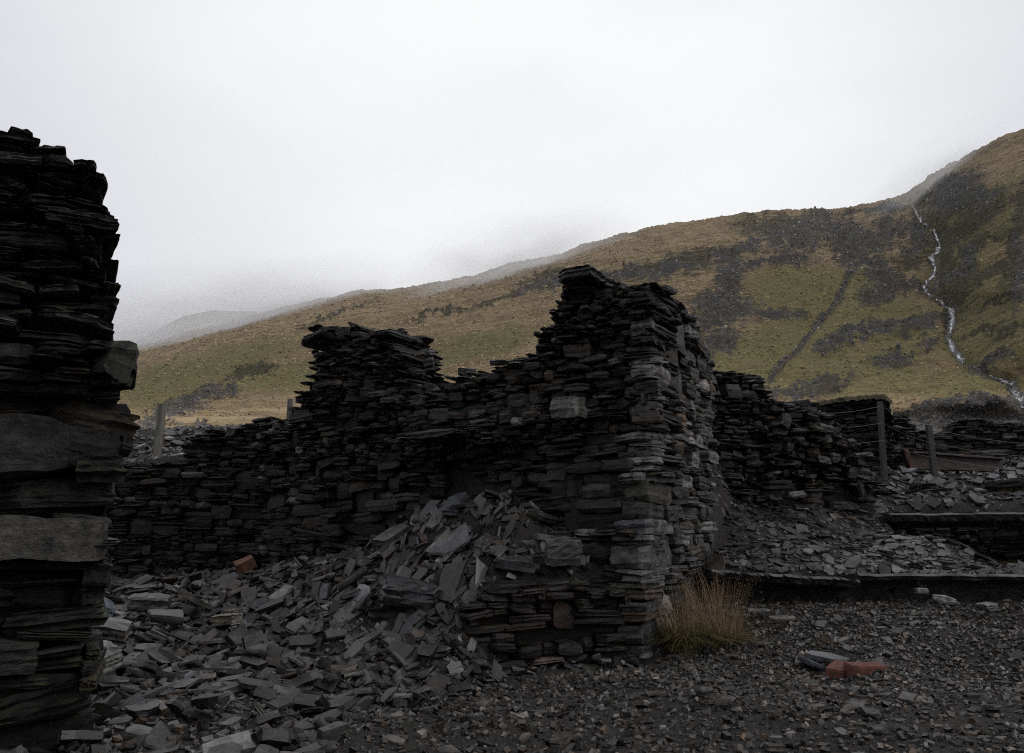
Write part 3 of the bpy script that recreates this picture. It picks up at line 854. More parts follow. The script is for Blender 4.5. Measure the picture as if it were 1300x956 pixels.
wall_block('corner_block', 108, 180, 436, 484, .06, .5, (.026, .027, .021), 'mossy corner block', pitch=.16, yaw=.35, proto=make_proto(18, 6, square=.78, jag=.02, step=.06, cut=.9, lens=.3))
for (a, b, c, d, t) in ((58, 156, 545, 592, .014), (-60, 50, 812, 858, .024)):
    wall_block('block', a, b, c, d, .03 + rng.uniform(-.02, .02), .5, (t, t, t * 1.02))

# -- ruined walls on the slope behind
def back_wall(name, A, B, out, thick, label, mul=1.0, hr=(.05, .14), lr=(1.6, 4.5), rough=.04, rust=.08, pale=.06, hi=1.5, cat='wall', tilt=.06, endjit=.07, wob=.07):
    pl = Plane(A, B); g = Geo()
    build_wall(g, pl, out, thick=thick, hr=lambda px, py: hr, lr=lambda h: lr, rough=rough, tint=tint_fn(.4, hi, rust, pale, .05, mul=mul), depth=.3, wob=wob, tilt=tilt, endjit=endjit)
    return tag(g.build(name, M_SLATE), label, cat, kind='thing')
P2 = lambda px, Y: W(px, 600, Y)[:2]
back_wall('ruined_wall', P2(890, 12.2), P2(1010, 12.9), [(890, 680), (890, 470), (915, 472), (945, 475), (962, 480), (975, 484), (980, 497), (985, 510), (990, 530), (998, 560), (1004, 600), (1010, 680)], .7,
          'dark upright wall stump directly behind the gable corner', .75, (.04, .12))
back_wall('ruined_wall', P2(975, 12.6), P2(1125, 13.4), [(975, 670), (975, 512), (1000, 514), (1018, 510), (1040, 517), (1058, 521), (1072, 530), (1080, 545), (1088, 560), (1098, 580), (1108, 600), (1118, 622), (1120, 670)], .9,
          'slumped paler wall of loose stones beside the tall fence post', 1.25, (.05, .14), (1.3, 3.6), rough=.09, rust=.12, pale=.12, hi=1.8, tilt=.14)
back_wall('ruined_hut', P2(1015, 17.5), P2(1134, 16.8), [(1015, 620), (1015, 514), (1040, 511), (1070, 506), (1100, 503), (1122, 502), (1131, 508), (1134, 530), (1134, 620)], 1.4,
          'small square roofless hut with rounded turf top behind the tall post', .6, (.05, .12), rough=.02, cat='ruined hut', wob=.03)
back_wall('ruined_wall', P2(1128, 18.2), P2(1180, 18.6), [(1128, 620), (1130, 542), (1140, 530), (1152, 530), (1162, 538), (1170, 550), (1176, 562), (1178, 620)], .7,
          'short humped wall stump between the hut and the shorter post', .7)
back_wall('retaining_wall', P2(1160, 20.6), P2(1480, 20), [(1150, 612), (1150, 552), (1172, 546), (1190, 552), (1206, 546), (1216, 535), (1240, 527), (1262, 534), (1280, 538), (1320, 536), (1480, 546), (1480, 612)], .8,
          'long low brown stained retaining wall above the rusty girder', .8, (.06, .16), rust=.3)
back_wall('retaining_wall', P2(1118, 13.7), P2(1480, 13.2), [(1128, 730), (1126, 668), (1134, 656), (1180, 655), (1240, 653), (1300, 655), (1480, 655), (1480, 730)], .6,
          'very dark sunken retaining wall beyond the slate platform', .35, (.06, .16), wob=.02)  # stone tint lowered to stand in for shade under the slab lip
back_wall('stone_outcrop', P2(1140, 14.6), P2(1216, 14.5), [(1142, 655), (1140, 630), (1152, 620), (1180, 614), (1206, 617), (1216, 634), (1216, 655)], .7,
          'dark flat topped slab outcrop in the slate waste', .55, (.07, .16), (3, 7), cat='outcrop', tilt=.03)
back_wall('stone_outcrop', P2(1236, 14.9), P2(1480, 14.7), [(1238, 658), (1242, 624), (1262, 614), (1300, 611), (1480, 609), (1480, 658)], .7,
          'long dark slab outcrop beside a patch of yellow grass', .55, (.07, .16), (3, 7), cat='outcrop', tilt=.03)
back_wall('tumbled_wall', P2(225, 13.4), P2(345, 13.0), [(225, 610), (240, 570), (256, 552), (275, 548), (300, 541), (318, 534), (336, 533), (345, 540), (345, 610)], .8,
          'dark tumbled stone bank against the chimney wall', .8, (.05, .13), rough=.08, tilt=.12)
# turf top of the hut
def turf():
    pl = Plane(P2(1015, 17.5), P2(1134, 16.8)); g = Geo()
    top = [(1040, 512), (1070, 507), (1100, 504), (1122, 503), (1133, 511)]
    pts = [pl.hit(*p) for p in top]
    s = np.linspace(pts[0][0], pts[-1][0], 40); zz = np.interp(s, [p[0] for p in pts], [p[1] for p in pts])
    V = []; 
    for o_, dz in ((.06, -.06), (.02, .04), (-.5, .12), (-1.2, .05), (-1.4, -.1)):
        for a, b in zip(s, zz): V.append(pl.P(a, o_ + rng.uniform(-.03, .03), b + dz + rng.uniform(-.015, .02)))
    V = np.array(V); idx = np.arange(200).reshape(5, 40)
    q = np.stack([idx[:-1, :-1], idx[:-1, 1:], idx[1:, 1:], idx[1:, :-1]], -1).reshape(-1, 4)
    g.add(V, q.ravel(), np.full(len(q), 4), tint=[.05, .042, .025])
    return g.build('turf_top', M_GRASS, smooth=True)
hut = [o for o in C.objects if o.name == 'ruined_hut'][0]
turf().parent = hut

# ------------------------------------------------------------------ ledge of the platform
def ledge(name, px0, px1, py0, py1, Y0, Y1, th, label, n=44, jut=.17):
    a = np.linspace(0, 1, n)
    px = px0 + (px1 - px0) * a; py = py0 + (py1 - py0) * a; Y = Y0 + (Y1 - Y0) * a
    Pf = W(px, py, Y)
    Pf[:, 1] += jut * fbm(a * 9, a * 0 + px0, 3, 4); Pf[:, 2] += .016 * fbm(a * 16, a * 0 + px1, 4, 3)
    Pb = Pf.copy(); Pb[:, 1] = Y + .75; Pb[:, 2] = Pf[:, 2] - .10
    rows = [Pf + [0, .03, 0], Pf + [0, -.01, -.025], Pf + [0, .02, -th * .55], Pf + [0, .06, -th], Pb + [0, 0, -th], Pb, Pf + [0, .03, 0]]
    for r_ in rows[1:4]: r_[:, 1] += rng.uniform(-.02, .02, n)
    V = np.concatenate(rows[:6]); k = len(rows) - 1
    idx = np.arange(k * n).reshape(k, n); idx = np.concatenate([idx, idx[:1]])
    q = np.stack([idx[:-1, :-1], idx[1:, :-1], idx[1:, 1:], idx[:-1, 1:]], -1).reshape(-1, 4)
    L = list(q.ravel()); T = [4] * len(q)
    L += list(idx[:6, 0][::-1]) + list(idx[:6, -1]); T += [6, 6]
    g = Geo(); g.add(V, L, T, tint=[.036, .036, .037]); return tag(g.build(name, M_LOOSE), label, 'ledge')
ledge('stone_ledge', 905, 1088, 724, 735, 8.95, 8.8, .09, 'overhanging slab ledge next to the grass tussocks')
ledge('stone_ledge', 1128, 1400, 652, 650, 12.7, 12.5, .12, 'dark slab lip over the sunken retaining wall')
ledge('stone_ledge', 1084, 1600, 727, 733, 9.05, 9.05, .07, 'long straight slab edge of the slate platform')

# ------------------------------------------------------------------ scatter of loose slate
def normal_at(x, y):
    e = .15
    dx = (H(x + e, y, False) - H(x - e, y, False)) / (2 * e); dy = (H(x, y + e, False) - H(x, y - e, False)) / (2 * e)
    return dx, dy

def lay(n_target, region, lens, flat, asp=(.45, .9), thk=(.08, .25), tint=None, tiltsd=.25, up=.3, minz=None, slope=True):
    """region: function(n)->x,y,Y arrays. returns pos,R,scale,tint"""
    x, y = region(n_target)
    L = lens(len(x))
    sc = np.stack([L, L * rng.uniform(*asp, len(x)), np.maximum(L * rng.uniform(*thk, len(x)), .006)], 1)
    z = H(x, y)
    dx, dy = normal_at(x, y)
    dx = np.clip(dx, -1, 1); dy = np.clip(dy, -1, 1)
    n = len(x)
    yaw = rng.uniform(-math.pi, math.pi, n)
    al = rng.random(n) < .45; yaw = np.where(al, rng.normal(.75, .35, n), yaw)
    # align to slope: rotate local pitch/roll by the gradient in the stone's own frame
    gx = dx * np.cos(yaw) + dy * np.sin(yaw); gy = -dx * np.sin(yaw) + dy * np.cos(yaw)
    pitch = -np.arctan(gx) + rng.normal(0, tiltsd, n); roll = np.arctan(gy) + rng.normal(0, tiltsd, n)
    R = rot_batch(yaw, pitch, roll)
    pos = np.stack([x, y, z + sc[:, 2] * .3 + L * up * rng.uniform(0, 1, n) ** 2], 1)
    t = tint(n) if tint else stone_tint(n)
    return pos, R, sc, t

def in_poly(px, py, poly):
    c = np.zeros(px.shape, bool); n = len(poly); j = n - 1
    for i in range(n):
        xi, yi = poly[i]; xj, yj = poly[j]
        m = ((yi > py) != (yj > py)) & (px < (xj - xi) * (py - yi) / (yj - yi + 1e-9) + xi)
        c ^= m; j = i
    return c

def region_world(x0, x1, y0, y1, keep=None, dens=None):
    def f(n):
        x = rng.uniform(x0, x1, n * 2); y = rng.uniform(y0, y1, n * 2)
        m = np.ones(len(x), bool)
        if keep is not None: m &= keep(x, y)
        x, y = x[m][:n], y[m][:n]
        return x, y
    return f
def bld_keep(x, y):     # not inside walls
    c = side(CA, CB, x, y)
    return (c > .02) | (x > 3.2)
heap_keep = lambda x, y: (side(EA, EB, x, y) > -.15 - 1.0 * ss((.1 - x) / .7)) & (side(CA, CB, x, y) > -.1) & (x < 1.25) & (x > -9) & (y < 12)
left_front_keep = lambda x, y: (x < -1.0) & (side(EA, EB, x, y) < .1) & (x > -3.4)
plat_keep = lambda x, y: (y > 9.15) & (side(PIT_A, PIT_B, x, y) > -.25) & (x > RA[0] + (np.minimum(y, 11.1) - RA[1]) * .497 + .08)
front_keep = lambda x, y: (y < 9.25) & ((side(EA, EB, x, y) < -.3) | (x > 1.3)) & ((x > 1.1) | (y < 7.4)) & ~((x > 1.0) & (side(RA, RB, x, y) > -.02) & (y > 7.6))
terr_keep = lambda x, y: (y > 13.8) & (x > 4.0)

def scatter(name, sets, label, cat, mat=M_LOOSE):
    g = Geo()
    for protos, data in sets:
        pos, R, sc, t = data
        k = rng.integers(0, len(protos), len(pos))
        for i in range(len(protos)):
            m = k == i
            g.add_copies(protos[i], pos[m], R[m], sc[m], t[m])
    return tag(g.build(name, mat), label, cat, kind='stuff')

powl = lambda lo, hi, p=2.2: (lambda n: lo + (hi - lo) * rng.uniform(0, 1, n) ** p)
grey_t = lambda n: stone_tint(n, .3, 2.6, .09, .12, .04, base=np.array([.0125, .012, .0121]))
grav_t = lambda n: stone_tint(n, .35, 2.8, .14, .15, .04, base=np.array([.020, .0178, .0155]))

# heap: small and middling pieces
hx = region_world(-9, 1.3, 5.0, 12, heap_keep)
scatter('slate_rubble', [
    (P_SLAB, lay(8200, hx, powl(.08, .30, 1.9), 1, (.25, .75), (.06, .18), grey_t, .38, .3)),
    (P_CHIP, lay(11500, hx, powl(.03, .13), 1, (.4, .9), (.12, .4), grey_t, .4, .15)),
    (P_SLAB, lay(700, region_world(-3.4, -.6, 3.6, 7.2, left_front_keep), powl(.08, .3, 2), 1, (.35, .85), (.08, .25), grey_t, .3, .25)),
    (P_CHIP, lay(4000, region_world(-3.4, -.6, 3.6, 7.2, left_front_keep), powl(.02, .10), 1, (.4, .9), (.12, .4), grey_t, .4, .1)),
], 'heap of broken slate pieces spilled inside the ruined walls', 'rubble')
# platform and slope behind it
pk = region_world(1.7, 11, 9.1, 17, plat_keep)
scatter('slate_chippings', [
    (P_SLAB, lay(3200, pk, powl(.07, .26, 2.2), 1, (.4, .9), (.06, .16), lambda n: grey_t(n) * .72, .10, .08)),
    (P_CHIP, lay(12000, pk, powl(.03, .12), 1, (.4, .9), (.1, .25), lambda n: grey_t(n) * .8, .16, .05)),
], 'flat dark slate chippings covering the sloping platform', 'chippings')
# gravel yard
fr = region_world(-2.2, 9.5, 3.6, 9.3, front_keep)
fr2 = region_world(.3, 7.0, 6.2, 9.3, front_keep)
scatter('gravel', [
    (P_CHIP, lay(29000, fr, powl(.014, .07, 2.2), 1, (.45, .95), (.2, .6), grav_t, .35, .1)),
    (P_CHIP, lay(14000, fr2, powl(.012, .055, 2.0), 1, (.45, .95), (.2, .6), grav_t, .35, .1)),
    (P_SLAB, lay(1300, fr, powl(.05, .19, 2.4), 1, (.4, .9), (.1, .25), grav_t, .16, .1)),
], 'mixed grey slate gravel on the open yard', 'gravel')
# terrace and slope at the back
tk = region_world(4, 15, 13.7, 21, terr_keep)
bk = region_world(-15, -1.5, 12.6, 22.4, lambda x, y: y > 12.3)
scatter('slate_debris', [
    (P_SLAB, lay(1900, tk, powl(.08, .4, 2.4), 1, (.35, .9), (.07, .2), lambda n: grey_t(n) * .8, .2, .2)),
    (P_CHIP, lay(5000, tk, powl(.05, .2), 1, (.4, .9), (.1, .35), grey_t, .3, .1)),
], 'scattered slate debris on the terraces between the back walls', 'debris')
scatter('spoil_debris', [
    (P_SLAB, lay(2000, bk, powl(.08, .35, 2.0), 1, (.4, .9), (.12, .35), lambda n: grey_t(n) * 1.5, .3, .2)),
    (P_CHIP, lay(12000, bk, powl(.05, .18), 1, (.5, .95), (.2, .5), lambda n: grey_t(n) * 1.6, .4, .1)),
], 'pale grey stones of the spoil tip behind the low wall', 'spoil')

# individual slabs ---------------------------------------------------------
def loose_slabs(n, region, lens, label, group, cat='slate slab', name='loose_slate', tintf=grey_t, tiltsd=.25, up=.35, asp=(.25, .62), thk=(.06, .15), bias=0.0):
    pos, R, sc, t = lay(n, region, lens, 1, asp, thk, tintf, tiltsd, up)
    for i in range(len(pos)):
        g = Geo(); pr = P_SLAB[int(rng.integers(len(P_SLAB)))]
        g.add_copies(pr, np.zeros((1, 3)), R[i:i + 1], sc[i:i + 1], t[i:i + 1])
        o = g.build(name, M_LOOSE); o.location = pos[i]
        tag(o, label, cat, group)
def px_region(poly, x0, x1, y0, y1, keep):
    def f(n):
        X = []; Yv = []
        tot = 0
        for _ in range(60):
            x = rng.uniform(x0, x1, 4000); y = rng.uniform(y0, y1, 4000)
            m = keep(x, y); x, y = x[m], y[m]
            px, py = PX(np.stack([x, y, H(x, y, False)], -1))
            m = in_poly(px, py, poly); X.append(x[m]); Yv.append(y[m]); tot += m.sum()
            if tot >= n: break
        return np.concatenate(X)[:n], np.concatenate(Yv)[:n]
    return f
mk = lambda lo, hi, p=1.6: powl(lo, hi, p)
loose_slabs(70, px_region([(430, 720), (520, 655), (660, 640), (740, 690), (720, 745), (600, 745), (520, 790), (440, 790)], -2, 1.3, 7, 10, heap_keep), mk(.22, .55), 'grey slate slab on the crest of the fallen heap', 'slabs on the crest of the fallen heap', tiltsd=.3, up=.25)
loose_slabs(85, px_region([(300, 760), (440, 700), (540, 740), (570, 850), (280, 866)], -4, 0, 5.6, 10.5, heap_keep), mk(.2, .48), 'grey slate slab on the flank of the fallen heap', 'slabs on the flank of the fallen heap', tiltsd=.28, up=.25)
loose_slabs(60, px_region([(130, 745), (300, 735), (320, 860), (130, 870)], -6, -1, 5, 11, lambda x, y: (heap_keep(x, y) | left_front_keep(x, y))), mk(.18, .42), 'grey slate slab between the boundary wall and the fallen heap', 'slabs beside the boundary wall', tiltsd=.28, up=.25)
loose_slabs(40, px_region([(920, 660), (1080, 655), (1260, 715), (1250, 725), (930, 720)], 2, 9, 9.3, 14, plat_keep), mk(.2, .42), 'flat slate slab lying on the sloping platform', 'slabs on the sloping platform', tiltsd=.1, up=.1)
loose_slabs(35, px_region([(1100, 600), (1300, 600), (1300, 650), (1100, 645)], 4, 14, 13.8, 21, terr_keep), mk(.3, .7), 'slate slab lying on the upper terrace', 'slabs on the upper terrace', tiltsd=.18, up=.15)

for a in (
    ('loose_slate', 556, 692, 8.35, (.62, .15, .06), .9, -.6, .2, (.085, .076, .058), 'long buff slab standing on edge at the heap crest'),
    ('loose_slate', 497, 679, 8.7, (.6, .2, .06), .8, -.45, .3, (.045, .042, .042), 'long grey slab leaning against the heap crest'),
    ('slate_block', 520, 752, 7.75, (.58, .42, .22), .3, .12, .1, (.024, .024, .027), 'largest angular block jutting from the middle of the heap'),
    ('loose_slate', 575, 690, 8.25, (.5, .3, .05), .5, -.6, .5, (.045, .045, .05), 'broad slab tilted behind the long buff slab'),
    ('slate_block', 190, 765, 7.6, (.36, .24, .13), .2, .1, .1, (.032, .032, .032), 'blocky dark stone near the pale boulder'),
    ('slate_block', 128, 773, 5.9, (.20, .14, .14), .4, .4, .3, (.07, .085, .10), 'blue white lichened stone at the boundary wall foot'),
    ('slate_block', 136, 800, 5.6, (.28, .2, .11), .3, .2, .3, (.055, .05, .045), 'pale brown angular stone at the boundary wall foot'),
    ('slate_block', 133, 833, 5.3, (.22, .14, .12), -.5, .3, .2, (.10, .10, .09), 'pale angular stone beside the small fern'),
    ('boulder', 289, 786, 7.2, (.26, .17, .08), .1, -.1, 0, (.08, .065, .045), 'smooth buff cobble on the slate rubble'),
    ('loose_slate', 213, 783, 7.3, (.44, .26, .07), .25, .05, .25, (.028, .028, .029), 'thick dark slab above the smooth buff cobble'),
    ('loose_slate', 240, 757, 8.0, (.45, .16, .06), 1.1, .5, .3, (.075, .07, .065), 'narrow tilted slab below the low brown wall'),
    ('boulder', 1199, 761, 8.7, (.24, .13, .08), -.3, .15, 0, (.17, .17, .165), 'smooth pale grey oval stone on the gravel'),
    ('boulder', 1170, 750, 9.0, (.14, .1, .06), 0, 0, 0, (.11, .11, .115), 'small light stone beside the pale oval stone'),
    ('loose_slate', 1052, 835, 7.45, (.46, .12, .05), -.55, .1, .35, (.07, .072, .075), 'long grey slab leaning on the red bricks'),
    ('loose_slate', 1030, 842, 7.4, (.3, .22, .04), .5, .3, .2, (.06, .065, .08), 'bluish slab beside the long slab and bricks'),
    ('loose_slate', 988, 785, 8.3, (.34, .14, .04), .3, 0, .1, (.09, .085, .07), 'brownish flat slab just past the tussocks'),
    ('loose_slate', 960, 775, 8.5, (.3, .1, .03), .1, 0, .1, (.08, .08, .07), 'thin buff slab just past the tussocks'),
    ('boulder', 1254, 770, 8.6, (.2, .14, .08), .4, 0, 0, (.075, .075, .075), 'squat grey stone at the gravel bank'),
    ('boulder', 1297, 855, 7.4, (.14, .1, .09), .4, 0, 0, (.13, .12, .10), 'buff cobble on the open gravel farthest from the tussocks'),
    ('slate_block', 712, 700, 7.9, (.34, .26, .24), .2, 0, .1, (.045, .043, .042), 'rounded dark block wedged at the top of the heap'),
    ('loose_slate', 650, 715, 7.8, (.45, .3, .09), .1, .1, .2, (.045, .045, .048), 'thick slab in the mouth of the ruined foot wall'),
    ('loose_slate', 505, 822, 7.0, (.44, .14, .05), -.9, .3, .2, (.05, .05, .055), 'slab sliding down in front of the foot wall'),
    ('loose_slate', 520, 848, 6.8, (.4, .18, .05), .1, 0, .1, (.075, .075, .085), 'blue grey slab lying flat before the foot wall'),
):
    one_stone(a[0], a[1], a[2], a[3], a[4], a[5], a[6], a[7], a[8], label=a[9], cat='slate slab' if a[0] == 'loose_slate' else 'stone',
              proto=P_SLAB[int(rng.integers(60))] if a[0] == 'loose_slate' else None)
# pale boulders dotted on the hill
def on_hill(px, py):
    P, t, D = hill_surface(np.array([float(px)]), np.array([float(py)])); return P[0], float(D[0])
for i, (px, py, s) in enumerate(((983, 379, 3), (1136, 383, 6), (1125, 459, 4), (1118, 487, 7), (1163, 489, 8), (893, 372, 3), (690, 387, 3), (604, 393, 3), (463, 371, 3), (1075, 388, 3), (1108, 497, 6), (1146, 463, 4))):
    P, D = on_hill(px, py); w = s * D / F
    g = Geo(); g.add_copies(P_BIG[i % 30], np.zeros((1, 3)), rot_batch(np.array([.3 * i]), np.array([.1]), np.array([.1])), np.array([[w, w * .7, w * .45]]), np.array([[.26, .26, .24]]))
    o = g.build('boulder', M_LOOSE); o.location = P
    tag(o, 'small pale boulder dotted on the grass slope', 'boulder', 'pale boulders on the grass slope')

# ------------------------------------------------------------------ stream
def stream():
    n = 900
    par = np.linspace(0, len(STREAM) - 1.001, n)
    i = par.astype(int); f = (par - i)[:, None]
    c = STREAM[i] * (1 - f) + STREAM[i + 1] * f
    wid = np.interp(c[:, 1], [257, 300, 380, 430, 460, 475, 500, 540], [1.2, 2.4, 3.0, 3.8, 5.5, 5, 8, 8]) * (1 + .7 * fbm(par * 2.5, par * 0, 3, 3))
    c[:, 0] += 2.0 * fbm(par * 3.0, par * 0 + 4, 9, 3)
    ws = np.linspace(-1, 1, 11)
    PXs = c[:, 0][:, None] + wid[:, None] * ws[None]; PYs = np.repeat(c[:, 1][:, None], 11, 1)
    P, t, D = hill_surface(PXs, PYs)
    sc, g_, dk, pa, ds = hill_masks(PXs, PYs)
    x, y = P[..., 0], P[..., 1]
    dz = hill_disp(P, t, D, np.full(PXs.shape, -1.0), ds)
    P = P.copy(); P[..., 2] += dz + np.clip(D / 150, .3, 1.5) * .55 * (1 - .8 * ws[None] ** 2) + .25 * np.clip(D / 150, .3, 1) * fbm(x * 1.5, y * 1.5, 8, 3)
    idx = np.arange(n * 11).reshape(n, 11)
    q = np.stack([idx[:-1, :-1], idx[:-1, 1:], idx[1:, 1:], idx[1:, :-1]], -1).reshape(-1, 4)
    L = np.stack([np.repeat(ws[None], n, 0), np.repeat(par[:, None], 11, 1), P[..., 2]], -1)
    g = Geo(); g.add(P.reshape(-1, 3), q.ravel(), np.full(len(q), 4), L.reshape(-1, 3))
    m = bpy.data.materials.new('white_water'); nt, b, out = nodes_of(m)
    lp = attr(nt, 'lp', 1)
    sl = nt.nodes.new('ShaderNodeSeparateXYZ'); nt.links.new(lp, sl.inputs[0])
    geo = nt.nodes.new('ShaderNodeNewGeometry')
    nn = noise(nt, lp, 1.6, 6, .75, (1.6, 5.5, .0)); n2 = noise(nt, geo.outputs['Position'], 1.1, 5, .85)
    edge = math_(nt, 'MULTIPLY', math_(nt, 'ABSOLUTE', sl.outputs[0]), .13)
    gapn = noise(nt, lp, 1.0, 2, .5, (0, 1.7, 0))
    wv = math_(nt, 'SUBTRACT', math_(nt, 'ADD', math_(nt, 'MULTIPLY', nn, .6), math_(nt, 'MULTIPLY', n2, .4)), edge)
    wv = math_(nt, 'ADD', wv, math_(nt, 'MULTIPLY', math_(nt, 'SUBTRACT', gapn, .47), .45))
    col = mixc(nt, ramp(nt, wv, .485, .525), (.03, .028, .024), (.85, .86, .88))
    nt.links.new(col, b.inputs['Base Color']); b.inputs['Roughness'].default_value = .5
    bump(nt, b, nn, .8, .4)
    tag(g.build('stream', m, smooth=True), 'white mountain stream tumbling down the rocky gully', 'stream', kind='structure')
stream()

# ------------------------------------------------------------------ posts, wire, girder, bricks
def beam_geo(g, p0, p1, w, d, seg=8, jit=.006, tint=(.1, .1, .1)):
    p0 = np.array(p0, float); p1 = np.array(p1, float); ax = p1 - p0; L = np.linalg.norm(ax); ax /= L
    ref = np.array([0, 0, 1.]) if abs(ax[2]) < .8 else np.array([0, 1., 0])
    u = np.cross(ref, ax); u /= np.linalg.norm(u); v = np.cross(ax, u)
    V = []; LP = []
    for i in range(seg + 1):
        for (a, b) in ((-1, -.75), (-.75, -1), (.75, -1), (1, -.75), (1, .75), (.75, 1), (-.75, 1), (-1, .75)):
            V.append(p0 + ax * L * i / seg + u * (a * w / 2 + rng.uniform(-jit, jit)) + v * (b * d / 2 + rng.uniform(-jit, jit))); LP.append((a * w / 2, b * d / 2, L * i / seg))
    V = np.array(V); lo = []; to = []
    for i in range(seg):
        for j in range(8):
            a = i * 8 + j; b = i * 8 + (j + 1) % 8; lo += [a, b, b + 8, a + 8]; to.append(4)
    lo += list(range(7, -1, -1)) + list(range(seg * 8, seg * 8 + 8)); to += [8, 8]
    g.add(V, lo, to, np.array(LP) + rng.uniform(-9, 9, 3), tint)

def tube_geo(g, pts, r, k=5):
    pts = np.array(pts, float); n = len(pts); V = []
    for i in range(n):
        t = pts[min(i + 1, n - 1)] - pts[max(i - 1, 0)]; t /= np.linalg.norm(t)
        u = np.cross(t, [0, 0, 1.]); u /= max(np.linalg.norm(u), 1e-6); v = np.cross(t, u)
        for j in range(k):
            a = 2 * math.pi * j / k; V.append(pts[i] + r * (math.cos(a) * u + math.sin(a) * v))
    lo = []; to = []
    for i in range(n - 1):
        for j in range(k):
            a = i * k + j; b = i * k + (j + 1) % k; lo += [a, b, b + k, a + k]; to.append(4)
    g.add(np.array(V), lo, to)

def fence(posts, ends, hs, label, wood=None):
    """posts: (top px, top py, base px, base py, Y, width)"""
    b0 = W(posts[0][2], posts[0][3], posts[0][4]); e = empty('wire_fence', tuple(b0)); tag(e, label, 'fence')
    P = []
    for (tx, ty, bx, by, Y, w) in posts:
        g = Geo(); a = W(bx, by + 14, Y); b = W(tx, ty, Y); beam_geo(g, a, b, w, w * .9, 10, .004)
        under(g.build('fence_post', wood or M_WOOD), e); P.append((W(bx, by, Y), b))
    if ends:
        line = ends[0:1] + [None] * len(P) + ends[1:2]
    for h in hs:
        pts = []
        if ends[0]: pts.append(np.array(ends[0][0]) * (1 - h) + np.array(ends[0][1]) * h)
        for b_, t_ in P: pts.append(b_ * (1 - h) + t_ * h + np.array([0, -.05, 0]))
        if ends[1]: pts.append(np.array(ends[1][0]) * (1 - h) + np.array(ends[1][1]) * h)
        fine = []
        for i in range(len(pts) - 1):
            for s in np.linspace(0, 1, 9)[:-1]:
                q = pts[i] * (1 - s) + pts[i + 1] * s; q = q - np.array([0, 0, .05 * math.sin(math.pi * s)]); fine.append(q)
        fine.append(pts[-1])
        g = Geo(); tube_geo(g, fine, .002); under(g.build('wire', M_WIRE), e)
def endp(px, pyb, pyt, Y): return (W(px, pyb, Y), W(px, pyt, Y))
fence([(206, 513, 196, 604, 14.2, .125), (369, 507, 365, 560, 19.5, .13)], [endp(100, 640, 530, 12.5), endp(430, 560, 510, 21)], (.93, .72, .5), 'pale weathered posts and slack wire behind the low yard wall')
fence([(1117, 510, 1123, 596, 15.8, .10), (1179, 540, 1189, 612, 16.6, .115)], [endp(1030, 590, 520, 15.0), endp(1320, 625, 560, 17.6)], (.93, .68, .42), 'two leaning dark posts with stretched wires by the square hut', M_DWOOD)

def girder():
    e = empty('rusty_girder', tuple(W(1160, 598, 17.9))); tag(e, 'rusty iron girder with bright orange end before the brown wall', 'girder')
    g = Geo(); a = W(1156, 584, 17.6); b = W(1272, 588, 18.6)
    beam_geo(g, a + [0, 0, -.18], b + [0, 0, -.18], .2, .05, 14, .006); beam_geo(g, a + [0, 0, .17], b + [0, 0, .10], .2, .05, 14, .006); beam_geo(g, a + [0, .02, 0], b + [0, .02, -.04], .03, .32, 14, .004)
    under(g.build('beam', M_RUST), e)
    g = Geo(); beam_geo(g, a + [-.03, -.08, -.24], a + [-.16, -.08, .24], .12, .16, 5, .008)
    under(g.build('end_plate', M_RUSTY), e)
girder()

def brick(px, py, Y, L, yaw, pitch, roll, label):
    g = Geo(); n = 7
    V = []; 
    grid = []
    # rounded, chipped box by subdividing each face
    def face(o, u, v):
        idx = []
        for i in range(n):
            for j in range(n):
                p = o + u * i / (n - 1) + v * j / (n - 1); V.append(p); idx.append(len(V) - 1)
        return np.array(idx).reshape(n, n)
    s = np.array([L, L * .52, L * .42])
    o = -s / 2; X, Y_, Z = np.diag(s)
    F6 = [face(o, Y_, X), face(o + Z, X, Y_), face(o, X, Z), face(o + Y_, Z, X), face(o, Z, Y_), face(o + X, Y_, Z)]
    V = np.array(V)
    q = V / (s / 2); cnt = (np.abs(q) > .99).sum(1)
    V = V * np.where(cnt >= 2, .955, 1.0)[:, None]
    V += .006 * np.stack([vn(V[:, 0] * 30 + k, V[:, 1] * 30 + V[:, 2] * 37, k) for k in range(3)], 1)
    lo = []; to = []
    for f in F6:
        for i in range(n - 1):
            for j in range(n - 1): lo += [f[i, j], f[i + 1, j], f[i + 1, j + 1], f[i, j + 1]]; to.append(4)
    R = rot_batch(np.array([yaw]), np.array([pitch]), np.array([roll]))[0]
    g.add(V @ R.T, lo, to, V)
    b = g.build('brick', M_BRICK); b.location = W(px, py, Y); tag(b, label, 'brick')
brick(1099, 853, 7.1, .32, .1, .03, .06, 'red brick lying flat on the gravel')
brick(1066, 853, 7.25, .3, .9, -.12, .1, 'darker tilted brick half hidden by the red brick')
one_stone('iron_fragment', 312, 716, 9.6, (.34, .2, .12), .5, -.45, .3, (.2, .06, .03), M_RUSTY, None, P_SLAB[3], 'rust orange fragment on the rubble below the chimney', 'fragment')

